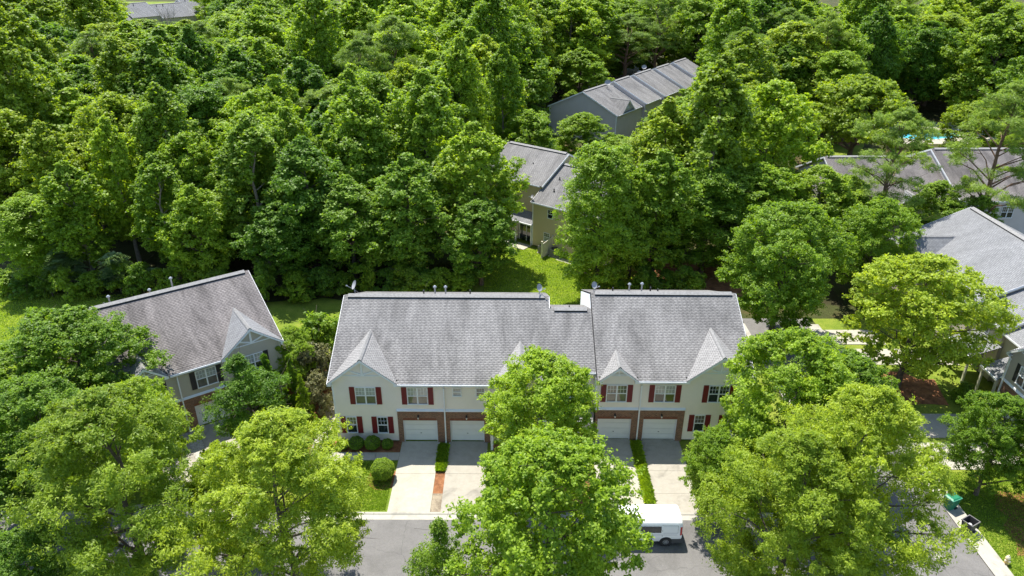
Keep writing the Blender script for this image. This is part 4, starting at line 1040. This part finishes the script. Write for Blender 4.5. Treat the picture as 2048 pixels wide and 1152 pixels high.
for (X, Y, sp) in cands:
    if X < -55 and Y < 72: continue
    if any(x0 - 2 < X < x1 + 2 and y0 - 1 < Y < y1 + 2 for x0, x1, y0, y1 in BOX): continue
    if seg_d(X, Y, (12.6, 130.4), (42, 171)) < 11.5: continue
    if any(math.hypot(X - a, Y - b_) < r * .85 + 1.2 for a, b_, r in NAMED): continue
    if (X - 79) ** 2 + (Y - 134) ** 2 < 14 ** 2: continue
    key = rngp.choices(['woodland_oak', 'tulip_tree', 'woodland_beech', 'locust', 'pine'], [40, 22, 26, 8, 4])[0]
    H = {'woodland_oak': 18, 'tulip_tree': 21.5, 'woodland_beech': 16.5, 'locust': 16, 'pine': 19}[key] * rngp.uniform(.82, 1.12) * (1.0 + .16 * min(1, (Y - 68) / 60))
    Rr = sp * rngp.uniform(.66, .98) * (1.0 if key != 'tulip_tree' else .85)
    if Y < 76: H *= .72; Rr *= .85
    pxa = proj(X, Y, 8)[0]
    if Y > 215 and (pxa < 180 or pxa > 640): continue
    if Y > 235 and 235 < pxa < 400: continue
    ok = True
    for tries in range(12):
        pt = proj(X, Y, H); pb = proj(X, Y, 2.0); zc = Y * .894 + (CAM_H - H) * .448; rp = Rr * 1.0 * FPX / zc
        hit = any(x0 - rp < pt[0] < x1 + rp and pt[1] < y1 and pb[1] > y0 and Y < kd + 2 for x0, y0, x1, y1, kd in KEEP)
        if not hit: break
        H *= .88
        if H < 5: ok = False; break
    if not ok: continue
    if pt[1] < -60 and Y > 190: continue
    if pt[0] < -90 or pt[0] > 2140 or proj(X, Y, 0)[1] < -10: continue
    nz = math.sin(X * .045 + 1.3) + math.sin(Y * .06 + X * .03) + rngp.gauss(0, .8)
    if key == 'pine': mt = None
    elif nz > 1.1: mt = 'leaf_bright'
    elif nz > -.1: mt = rngp.choice(['leaf_bright', 'leaf_mid', 'leaf_yellow'])
    elif nz > -1: mt = 'leaf_mid'
    else: mt = rngp.choice(['leaf_dark', 'leaf_olive', 'leaf_mid', 'leaf_mid', 'leaf_dark'])
    if pt[0] < 240 and pt[1] < 260 and rngp.random() < .5: mt = 'leaf_yellow' if key != 'pine' else None
    if H < 9: Rr = min(Rr, H * .5)
    px = pt[0]; zi = [k for k, (f, s) in enumerate(zones) if f(px)][0]
    tone = tone_w.get(mt, 'dark')
    dep_ = 'front' if Y < 92 else ('middle' if Y < 135 else 'far')
    lab = f'{tone} {shape_w[key]} {dep_} row tree {zones[zi][1]}' if key != 'pine' else f'{dep_} row pine {zones[zi][1]}'
    T(key, X, Y, H, Rr, mt, rngp.uniform(0, 6.28), 'pine_tree' if key == 'pine' else 'woodland_tree', lab, 'tree', lab)
    placed += 1
print('woodland trees', placed)

# --- shrubs along the wood edge
sumac_c = None
def frond_plant(seed, n=16, rad=1.5, h=3.2):
    """sumac: arching compound fronds of paired leaflets on a few stems"""
    rng = np.random.default_rng(seed); P = []; O = []; 
    quads = []
    for s in range(n):
        a = rng.uniform(0, 6.28); base = np.array([math.cos(a), math.sin(a), 0]) * rng.uniform(.1, rad * .6) + np.array([0, 0, h * rng.uniform(.45, 1)])
        for f in range(9):
            b = rng.uniform(0, 6.28); d = np.array([math.cos(b), math.sin(b), .35]); side = np.array([-math.sin(b), math.cos(b), 0])
            for k in range(9):
                u = (k + 1) / 9; p_ = base + d * u * 1.0 + np.array([0, 0, -.55 * u * u])
                for sg in (-1, 1):
                    tip = p_ + side * sg * .27 * (1 - .5 * u) + d * .08
                    w_ = d * .045
                    quads.append([p_ - w_, (p_ + tip) / 2 - w_ * 1.3 + [0, 0, .02], tip, (p_ + tip) / 2 + w_ * 1.3 + [0, 0, .02]])
    q = np.array(quads); return quads_mesh('crown_sumac', q, rng.uniform(0, 1, len(q)), M['leaf_pale_sumac'])
sm = frond_plant(5)
SP['sumac'] = ([(sm, SP['shrub'][0][0][1])], 1.6, 3.6)
for (px, py, hh, rr_, lab) in ((165, 470, 6.0, 2.2, 'pale sumac with long fronds highest at the left wood edge'), (150, 520, 4.2, 1.8, 'pale sumac just below the highest one at the left wood edge'),
                               (232, 535, 3.6, 2.0, 'wide pale sumac right of the two at the left wood edge'), (300, 540, 3.2, 1.2, 'small pale sumac in the middle of the left wood edge'), (245, 500, 5.2, 1.8, 'pale sumac leaning over the wide one at the left wood edge')):
    c = at(px, py, hh * .8); T('sumac', c.x, min(c.y, 67.5), hh, rr_, None, None, 'sumac', lab, 'shrub')
for k in range(26):
    X = -58 + k * 2.35 + rngp.uniform(-.6, .6)
    if X > -8: break
    Yb = 66.4 + 1.0 * math.sin(X * .3) + (0 if X > -40 else 1.0)
    T('shrub', X, Yb, rngp.uniform(2.2, 4.6), rngp.uniform(1.3, 2.3), rngp.choice(['leaf_mid', 'leaf_dark', 'leaf_mid', 'leaf_olive']), None, 'shrub', 'wild green shrub along the wood edge behind the lawn at the left', 'shrub', 'wild shrubs along the left wood edge')
for k in range(22):
    X = -12 + k * 1.5 + rngp.uniform(-.4, .4)
    if -3.5 < X < 9: continue
    T('shrub', X, 67.3 + rngp.uniform(-.8, 1.2), rngp.uniform(1.8, 3.6), rngp.uniform(1.2, 1.9), rngp.choice(['leaf_dark', 'leaf_dark', 'leaf_mid']), None, 'shrub', 'dark shrub under the big trees behind the cream townhouse', 'shrub', 'dark shrubs under the big trees behind the cream townhouse')
for (px, py, lab) in ((1095, 262, 'small round bush at the foot of the far grey gable wall'), (1085, 275, 'dark bush left of the far grey gable wall')):
    c = at(px, py); T('shrub', c.x, c.y, 2.6, 1.8, 'leaf_bright' if px > 1090 else 'leaf_dark', None, 'shrub', lab, 'shrub')

# --- bare tree before the distant roofs
rb = random.Random(3)
mb = MB()
def twig(p, d, L, r, lvl):
    q = p + d * L; mb.tube(p, q, r, r * .55, 5, cap=False)
    if lvl == 0: return
    for k in range(3 if lvl > 1 else 4):
        nd = (d + V(rb.gauss(0, .33), rb.gauss(0, .33), rb.gauss(.12, .15))).normalized(); twig(p.lerp(q, rb.uniform(.55, 1)), nd, L * rb.uniform(.6, .8), r * .55, lvl - 1)
bt = at(335, 62, 14.2)
e = empty('bare_tree', (bt.x, bt.y, 0), 0, 'leafless tree with thin upright branches in front of the distant pale roofs', 'tree')
mb.tube((0, 0, 0), (0, 0, 7), .3, .2, 7, cap=False)
for k in range(5): twig(V(0, 0, 6.5 + k * .2), V(rb.gauss(0, .22), rb.gauss(0, .2), 1).normalized(), 5.2, .13, 3)
mb.build('trunk', M['bark_pale'], e)

# ------------------------------------------------------------------ clipped bush, bed plants, grass strips
def ball_bush(name, X, Y, Rr, Hh, label, n=9000, mat='leaf_yellow', ll=.07, seed=1, zc=.55, grp=None):
    rng = np.random.default_rng(seed); d = unit(rng.normal(0, 1, (n, 3)))
    rad = rng.uniform(.9, 1.02, (n, 1)) * (1 + .04 * np.sin(d[:, :1] * 9) + .03 * np.sin(d[:, 1:2] * 11 + 2))
    P = d * rad * np.array([Rr, Rr, Hh / 2]) + np.array([0, 0, Hh * zc]); k = P[:, 2] > .06
    q = leaves(rng, P[k], d[k], ll, ll * .7, upb=.3)
    me = quads_mesh('foliage', q, rng.uniform(0, 1, k.sum()), M[mat])
    e = empty(name, (X, Y, 0), 0, label, 'bush', grp); o = bpy.data.objects.new('foliage', me); col.objects.link(o); o.parent = e
    g = MB(); g.lathe([(Rr * .3, .02), (Rr * .75, Hh * .2), (Rr * .88, Hh * .5), (Rr * .7, Hh * .85), (Rr * .2, Hh * .98)], (0, 0, 0), 16); g.build('stems', M['bark'], e)
    return e
ball_bush('round_bush', bx_.x, bx_.y, .82, 1.45, 'round clipped bush standing in a ring of pine straw beside the driveway', 16000, 'leaf_olive', .075)
for i, (x, y, r, lab) in enumerate(((-12.55, 41.95, .45, 'low dark bush nearest the left corner under the cream wall'), (-11.55, 41.95, .55, 'low dark bush under the first lower window, second from the corner'), (-10.35, 41.95, .58, 'low dark bush between the two lower windows of the cream wall'), (-9.25, 42.0, .42, 'smallest dark bush nearest the garage brick pier'))):
    ball_bush('small_bush', x, y, r, r * 1.7, lab, 3500, 'leaf_dark', .09, i + 3)
def tuft_strip(name, x0, x1, y0, y1, n, h, mat, label, cat='border grass', seed=1, kind='stuff', z=0.02):
    rng = np.random.default_rng(seed)
    c = np.stack([rng.uniform(x0, x1, n), rng.uniform(y0, y1, n), np.full(n, z)], 1)
    hh = h * rng.uniform(.5, 1.1, (n, 1)); a = rng.uniform(0, 6.28, n); d = np.stack([np.cos(a), np.sin(a), np.zeros(n)], 1)
    lean = d * hh * rng.uniform(.2, .9, (n, 1)); w_ = np.stack([-d[:, 1], d[:, 0], np.zeros(n)], 1) * .022
    up = np.array([0, 0, 1.0])
    q = np.stack([c - w_, c + w_, c + lean * .5 + up * hh * .8 + w_, c + lean * 1.1 + up * hh * .75], 1)
    me = quads_mesh(name, q, rng.uniform(0, 1, n), M[mat]); o = bpy.data.objects.new(name, me); col.objects.link(o)
    tag(o, label, cat, kind=kind); return o
tuft_strip('border_grass', -5.35, -4.77, 39.4, 42.2, 9000, .3, 'leaf_bright', 'clump of green border grass between the two left driveways')
tuft_strip('border_grass', 9.02, 9.58, 36.2, 42.6, 20000, .3, 'leaf_bright', 'long strip of green border grass between the two right driveways', seed=2)
tuft_strip('lawn_grass', -14, -8.4, 35.6, 40.4, 30000, .07, 'leaf_bright', 'short lawn grass left of the driveway', 'grass', 3, z=.0)
tuft_strip('lawn_grass', 30.1, 40, 27, 39.5, 60000, .08, 'leaf_bright', 'short lawn grass around the hydrant', 'grass', 4, z=.0)
tuft_strip('lawn_grass', -3, 14, 64, 79, 60000, .12, 'leaf_bright', 'short grass of the sunny back lawn', 'grass', 5, z=.0)
tuft_strip('lawn_grass', -64, -27, 46, 66.8, 120000, .13, 'leaf_bright', 'short grass of the sunlit lawn at the left', 'grass', 6, z=.0)

# ------------------------------------------------------------------ van
M['white_paint'] = plain('white_van_paint', (.80, .80, .80), .3, .015, 2, coat=.6)
M['tyre'] = plain('tyre_rubber', (.02, .02, .02), .85, .2)
M['bumper'] = plain('dark_plastic_bumper', (.05, .052, .056), .6, .1)
M['tail'] = plain('red_tail_light', (.45, .01, .012), .2, .1, coat=1)
M['mark'] = plain('dark_lettering', (.03, .03, .035), .5, .05)
van = empty('van', (10.62, 33.55, 0), math.pi, 'white delivery van parked at the kerb, its front under the bright street tree', 'van')
# local: x from rear (0) to front (5.1), y across
prof = lambda hr, wt: [(-.88 * wt, .30), (-.955 * wt, .42), (-.965 * wt, .75), (-.955 * wt, 1.02), (-.90 * wt, 1.02 + (hr - 1.02) * .45), (-.82 * wt, 1.02 + (hr - 1.02) * .82), (-.72 * wt, hr - .05), (-.45 * wt, hr), (0, hr + .015)]
stations = [(0.0, 1.80, .93), (.06, 1.86, .985), (.25, 1.89, 1), (1.2, 1.905, 1), (2.6, 1.90, 1), (3.4, 1.87, 1), (3.75, 1.80, 1), (4.05, 1.55, .99), (4.35, 1.28, .985), (4.6, 1.16, .97), (4.85, 1.10, .93), (5.02, 1.0, .86), (5.1, .80, .78)]
vs = []; n = 17
for (x_, hr, wt) in stations:
    pr_ = prof(hr, wt); full = pr_ + [(-a, b_) for a, b_ in reversed(pr_[:-1])]
    vs += [V(x_, a, b_) for a, b_ in full]
fs = []
for i in range(len(stations) - 1):
    for k in range(n - 1): fs.append((i * n + k, i * n + k + 1, (i + 1) * n + k + 1, (i + 1) * n + k))
    fs.append((i * n + n - 1, i * n, (i + 1) * n, (i + 1) * n + n - 1))
fs.append(tuple(range(n))); fs.append(tuple(range((len(stations) - 1) * n, len(stations) * n))[::-1])
body = MB().mesh(vs, fs).build('body', M['white_paint'], van, smooth=True)
bv = body.modifiers.new('b', 'EDGE_SPLIT'); bv.split_angle = R(38)
def side_pt(x_, z_, s, o=.004):
    hr = np.interp(x_, [a[0] for a in stations], [a[1] for a in stations]); wt = np.interp(x_, [a[0] for a in stations], [a[2] for a in stations])
    pr_ = prof(hr, wt); zs = [b_ for a, b_ in pr_]; ys = [-a for a, b_ in pr_]
    return V(x_, s * (np.interp(z_, zs, ys) + o), z_)
def side_patch(name, x0, x1, z0, z1, mat, s, o=.006, parent=van):
    g = MB(); nx, nz = 3, 3
    for i in range(nx):
        for j in range(nz):
            xa, xb = x0 + (x1 - x0) * i / nx, x0 + (x1 - x0) * (i + 1) / nx; za, zb_ = z0 + (z1 - z0) * j / nz, z0 + (z1 - z0) * (j + 1) / nz
            g.face([side_pt(xa, za, s, o), side_pt(xb, za, s, o), side_pt(xb, zb_, s, o), side_pt(xa, zb_, s, o)])
    return g.build(name, mat, parent)
for s in (-1, 1):
    side_patch('side_window', 1.32, 2.62, 1.10, 1.55, M['glass_dark'], s, .012)
    side_patch('door_window', 2.85, 3.75, 1.08, 1.52, M['glass_dark'], s, .012)
    for (a, b_, c_, d_) in ((.28, 1.2, 1.07, 1.085), (.28, 1.2, 1.585, 1.60), (.28, .295, 1.09, 1.59), (1.235, 1.255, .45, 1.66), (2.74, 2.75, .42, 1.62), (3.92, 3.93, .45, 1.15), (.3, 2.75, .93, .945)):
        side_patch('seam', a, b_, c_, d_, M['bumper'], s, .003, body)
    side_patch('tail_light', .015, .15, .9, 1.5, M['tail'], s, .012)
    side_patch('sill', 1.3, 3.75, .3, .38, M['bumper'], s, .012)
    side_patch('headlight', 4.62, 4.92, .78, .98, M['lamp_glass'], s, .01)
    for wx in (.98, 4.18):
        g = MB(); g.tube((wx, s * .90, .35), (wx, s * .972, .35), .41, n=28); g.build('wheel_arch', M['slot'], van)
        g = MB(); cyl = [(.20, -.1), (.30, -.11), (.335, -.08), (.34, 0), (.335, .06), (.29, .085), (.21, .08)]
        vv = []; ff = []; N = 28
        for (r_, o_) in cyl:
            for k in range(N): t_ = 2 * math.pi * k / N; vv.append(V(wx + r_ * math.cos(t_), s * (.92 + o_), .34 + r_ * math.sin(t_)))
        for i in range(len(cyl) - 1):
            for k in range(N): ff.append((i * N + k, i * N + (k + 1) % N, (i + 1) * N + (k + 1) % N, (i + 1) * N + k))
        wh = g.mesh(vv, ff).build('wheel', M['tyre'], van, smooth=True)
        g = MB(); g.tube((wx, s * .90, .34), (wx, s * .975, .34), .21, .19, n=20); g.tube((wx, s * .975, .34), (wx, s * .99, .34), .06, .05, n=10)
        g.build('rim', M['metal_grey'], wh)
        g = MB()
        for k in range(8):
            t_ = 2 * math.pi * k / 8; g.tube((wx + .135 * math.cos(t_), s * .976, .34 + .135 * math.sin(t_)), (wx + .135 * math.cos(t_), s * .9775, .34 + .135 * math.sin(t_)), .032, n=8)
        g.build('rim_holes', M['slot'], wh)
g = MB(); g.box(-.09, .06, -.94, .94, .3, .62); g.build('rear_bumper', M['bumper'], van)
g = MB(); g.box(-.02, .72 - .09, .935, .985, .3, .60); g.box(-.02, .72 - .09, -.985, -.935, .3, .60); g.build('bumper_side', M['bumper'], van)
for s in (-1, 1):
    g = MB(); g.mesh([(-.004, s * .08, 1.12), (-.004, s * .74, 1.12), (.045, s * .68, 1.6), (.045, s * .08, 1.6)], [(0, 1, 2, 3)]); g.build('rear_window', M['glass_dark'], van)
g = MB(); g.box(-.015, -.0, -.26, .26, .68, .8); g.build('number_plate', M['trim'], van)
g = MB(); g.mesh([(3.80, -.74, 1.77), (3.80, .74, 1.77), (4.33, .86, 1.31), (4.33, -.86, 1.31)], [(0, 1, 2, 3)]); o = g.build('windscreen', M['glass_dark'], van); o.location = (.02, 0, .02)
for s in (-1, 1): MB().box(3.85, 4.02, s * 1.1 - .1, s * 1.1 + .1, 1.08, 1.34).build('wing_mirror', M['bumper'], van)
for i, yy in enumerate((-.62, .62)):
    MB().box(.5, 3.3, yy - .012, yy + .012, 1.885, 1.895).build('roof_seam', M['metal_grey'], van)
# dark scribble mark on the side towards us (local +y after the half turn)
g = MB()
for a, b_ in (((2.0, .90), (1.92, .72)), ((1.92, .72), (1.82, .92)), ((2.12, .88), (2.08, .74)), ((1.98, .68), (1.78, .68)), ((1.84, .86), (1.74, .76)), ((2.16, .80), (2.04, .82))):
    pa = side_pt(a[0], a[1], 1, .01); pb = side_pt(b_[0], b_[1], 1, .01); g.beam(pa, pb, .035, .006, (0, 1, 0))
g.build('door_emblem', M['mark'], van)

# ------------------------------------------------------------------ wheeled bins, hydrant
M['bin_green'] = plain('green_bin_plastic', (.012, .17, .085), .45, .12)
M['bin_rim'] = plain('pale_green_rim', (.10, .36, .25), .5, .1)
M['bin_black'] = plain('black_bin_plastic', (.03, .03, .034), .5, .15)
M['bin_rim_grey'] = plain('grey_bin_rim', (.16, .15, .15), .5, .1)
M['bag'] = plain('white_rubbish_bag', (.7, .7, .72), .4, .2, 20)
def bin_(loc, rz, body, rimm, open_, label):
    e = empty('wheelie_bin', (*loc, .0), rz, label, 'bin', 'wheeled bins at the kerb')
    lo_, hi_ = (.24, .27), (.34, .40); z0, z1 = .08, 1.02
    g = MB(); v = []
    for (a, b_, z) in ((*lo_, z0), (*hi_, z1)): v += [(-a, -b_, z), (a, -b_, z), (a, b_, z), (-a, b_, z)]
    for (a, b_, z) in ((hi_[0] - .03, hi_[1] - .03, z1), (lo_[0] - .03, lo_[1] - .03, z0 + .05)): v += [(-a, -b_, z), (a, -b_, z), (a, b_, z), (-a, b_, z)]
    f = [(3, 2, 1, 0)] + [(i, (i + 1) % 4, 4 + (i + 1) % 4, 4 + i) for i in range(4)] + [(4 + i, 4 + (i + 1) % 4, 8 + (i + 1) % 4, 8 + i) for i in range(4)] + [(8 + i, 8 + (i + 1) % 4, 12 + (i + 1) % 4, 12 + i) for i in range(4)] + [(12, 13, 14, 15)]
    g.mesh(v, f).build('body', body, e)
    g = MB(); a, b_ = hi_[0] + .03, hi_[1] + .03
    g.box(-a, a, -b_, -b_ + .05, z1 - .03, z1 + .03); g.box(-a, a, b_ - .05, b_, z1 - .03, z1 + .03); g.box(-a, -a + .05, -b_ + .05, b_ - .05, z1 - .03, z1 + .03); g.box(a - .05, a, -b_ + .05, b_ - .05, z1 - .03, z1 + .03); g.build('rim', rimm, e)
    if open_:
        g = MB(); g.beam((0, b_ + .03, z1), (0, b_ + .17, .28), .66, .03, (0, 1, 0)); g.build('lid', body, e)
        bag_ = MB(); bag_.lathe([(.05, 0), (.14, .05), (.16, .13), (.1, .22), (.03, .26)], (.05, -.05, .6), 10); bag_.build('bag', M['bag'], e, smooth=True)
    else:
        g = MB(); g.mesh([(-a + .02, -b_ + .02, z1 + .03), (a - .02, -b_ + .02, z1 + .03), (a - .02, b_ - .02, z1 + .03), (-a + .02, b_ - .02, z1 + .03), (-a + .1, -b_ + .12, z1 + .09), (a - .1, -b_ + .12, z1 + .09), (a - .1, b_ - .12, z1 + .09), (-a + .1, b_ - .12, z1 + .09)],
                         [(4, 5, 6, 7), (0, 1, 5, 4), (1, 2, 6, 5), (2, 3, 7, 6), (3, 0, 4, 7)]); g.build('lid', body, e)
    for s in (-1, 1):
        g = MB(); g.tube((s * .24, .26, .13), (s * .31, .26, .13), .13, n=14); g.build('wheel', M['tyre'], e)
    g = MB(); g.tube((-.26, b_ + .05, .95), (.26, b_ + .05, .95), .018); g.build('handle', body, e)
    return e
c = at(1893, 1018, 0); bin_((29.25, 35.9), R(-68), M['bin_green'], M['bin_rim'], False, 'green wheeled bin with closed lid on the kerb, farther than the black one')
bin_((29.2, 33.75), R(-62), M['bin_black'], M['bin_rim_grey'], True, 'open black wheeled bin on the kerb with a white bag inside')
c = at(2012, 1126)
hy = empty('fire_hydrant', (c.x, c.y, 0), .3, 'small cream yellow fire hydrant on the lawn in the lower right corner', 'hydrant')
M['hyd'] = plain('cream_yellow_hydrant_paint', (.62, .42, .14), .5, .15, 8); M['hyd_top'] = plain('pale_cap_paint', (.70, .62, .42), .5, .1)
MB().lathe([(.16, 0), (.16, .04), (.10, .05), (.10, .42), (.14, .44), (.14, .48), (.11, .5)], n=16).build('barrel', M['hyd'], hy, smooth=False)
MB().lathe([(.14, .5), (.13, .56), (.09, .64), (.04, .68), (.035, .74)], n=16).build('bonnet', M['hyd_top'], hy)
for s in (-1, 1): MB().tube((s * .09, 0, .36), (s * .2, 0, .36), .06, n=10).tube((s * .2, 0, .36), (s * .23, 0, .36), .03, n=6).build('nozzle', M['hyd_top'], hy)
MB().tube((0, -.09, .34), (0, -.2, .34), .08, n=10).build('front_nozzle', M['hyd_top'], hy)

# ------------------------------------------------------------------ garden things behind: air conditioners, privacy fence
def yw(x, y): return (2.5 + x * math.cos(R(-37)) - y * math.sin(R(-37)), 80.4 + x * math.sin(R(-37)) + y * math.cos(R(-37)))
M['ac'] = plain('grey_green_metal', (.22, .22, .20), .5, .15, 9)
for x, lab in ((2.3, 'grey air conditioner left of the white privacy fence'), (3.9, 'grey air conditioner right of the white privacy fence')):
    X, Y = yw(x, -1.0); e = empty('air_conditioner', (X, Y, 0), R(-37), lab, 'air conditioner')
    MB().box(-.45, .45, -.45, .45, .08, .95).build('casing', M['ac'], e)
    g = MB()
    for k in range(12):
        z = .15 + k * .062; g.box(-.47, .47, -.47, -.45, z, z + .03); g.box(-.47, -.45, -.45, .45, z, z + .03)
    g.build('louvres', M['ac'], e); MB().lathe([(.38, .95), (.40, 1.0), (.3, 1.02), (.1, 1.03)], n=18).build('fan_guard', M['metal_black'], e)
    MB().box(-.55, .55, -.55, .55, -.02, .08).build('pad', M['concrete'], e)
X, Y = yw(3.1, 0); e = empty('privacy_fence', (X, Y, 0), R(-37), 'white privacy fence standing out from the yellow townhouse wall', 'fence')
for k in range(12):
    MB().box(-.03, .03, -.25 - k * .18 - .17, -.25 - k * .18, .06, 2.0 - .02 * k).build('board', M['trim_cream'], e)
for y in (-.2, -2.45): MB().box(-.08, .08, y - .08, y + .08, 0, 2.15).build('post', M['trim_cream'], e)
g = MB(); g.box(-.045, .045, -2.4, -.2, .3, .42); g.box(-.045, .045, -2.4, -.2, 1.6, 1.72); g.build('rail', M['trim_cream'], e)
X, Y = yw(7.6, 0); e2 = empty('privacy_fence', (X, Y, 0), R(-37), 'tan privacy fence half hidden behind the feathery tree', 'fence')
for k in range(12): MB().box(-.03, .03, -.25 - k * .18 - .17, -.25 - k * .18, .06, 2.0).build('board', M['siding_yellow'], e2)
slabs('footpath', [[yw(4.6 + i * 1.2, -1.9), yw(5.75 + i * 1.2, -1.9), yw(5.75 + i * 1.2, -1.1), yw(4.6 + i * 1.2, -1.1)] for i in range(4)], M['concrete'])

# ------------------------------------------------------------------ swimming pool at upper right
m, t, b = newmat('pool_water'); b.inputs['Base Color'].default_value = (.05, .45, .60, 1); b.inputs['Roughness'].default_value = .05
nn = noise(t, 2.0, 3, .6, geo_vec(t)); lk(t, ramp(t, nn, [(.3, (.04, .38, .55)), (.7, (.16, .62, .74))]), b.inputs['Base Color']); bump(t, b, nn, .3, .05)
M['water'] = m
pc = at(1848, 268)
sheet('pool_deck', [(pc.x - 11, pc.y - 6.5), (pc.x + 13, pc.y - 6.5), (pc.x + 13, pc.y + 10), (pc.x - 11, pc.y + 10)], .012, M['concrete'])
pool = MB(); N = 28
pool.face([(pc.x + 6.5 * math.cos(2 * math.pi * k / N), pc.y + (3.4 + .7 * math.sin(4 * math.pi * k / N)) * math.sin(2 * math.pi * k / N), .02) for k in range(N)])
tag(pool.build('pool_water', M['water']), kind='structure')
cop = MB()
for k in range(N):
    a = 2 * math.pi * k / N; a2 = 2 * math.pi * (k + 1) / N
    f_ = lambda a, e_: (pc.x + (6.5 + e_) * math.cos(a), pc.y + (3.4 + .7 * math.sin(2 * a) + e_) * math.sin(a), .05)
    cop.face([f_(a, 0), f_(a2, 0), f_(a2, .4), f_(a, .4)])
tag(cop.build('pool_coping', M['trim_cream']), kind='structure')
def lounger(x, y, rz, lab):
    e = empty('pool_lounger', (x, y, 0), rz, lab, 'lounger', 'white loungers beside the pool')
    MB().box(-.3, .3, -.9, .45, .3, .38).build('seat', M['trim'], e); MB().beam((0, .45, .36), (0, 1.0, .8), .6, .06).build('backrest', M['trim'], e)
    for sx in (-.25, .25):
        for sy in (-.8, .4): MB().box(sx - .03, sx + .03, sy - .03, sy + .03, .03, .3).build('leg', M['trim'], e)
for k in range(3):
    lounger(pc.x + 7.8 + k * 1.3, pc.y + 2.2 + k * .2, R(160), 'white lounger at the right side of the swimming pool')

# ------------------------------------------------------------------ render settings
sc.render.engine = 'CYCLES'
sc.cycles.max_bounces = 7; sc.cycles.diffuse_bounces = 3; sc.cycles.transmission_bounces = 5; sc.cycles.glossy_bounces = 2
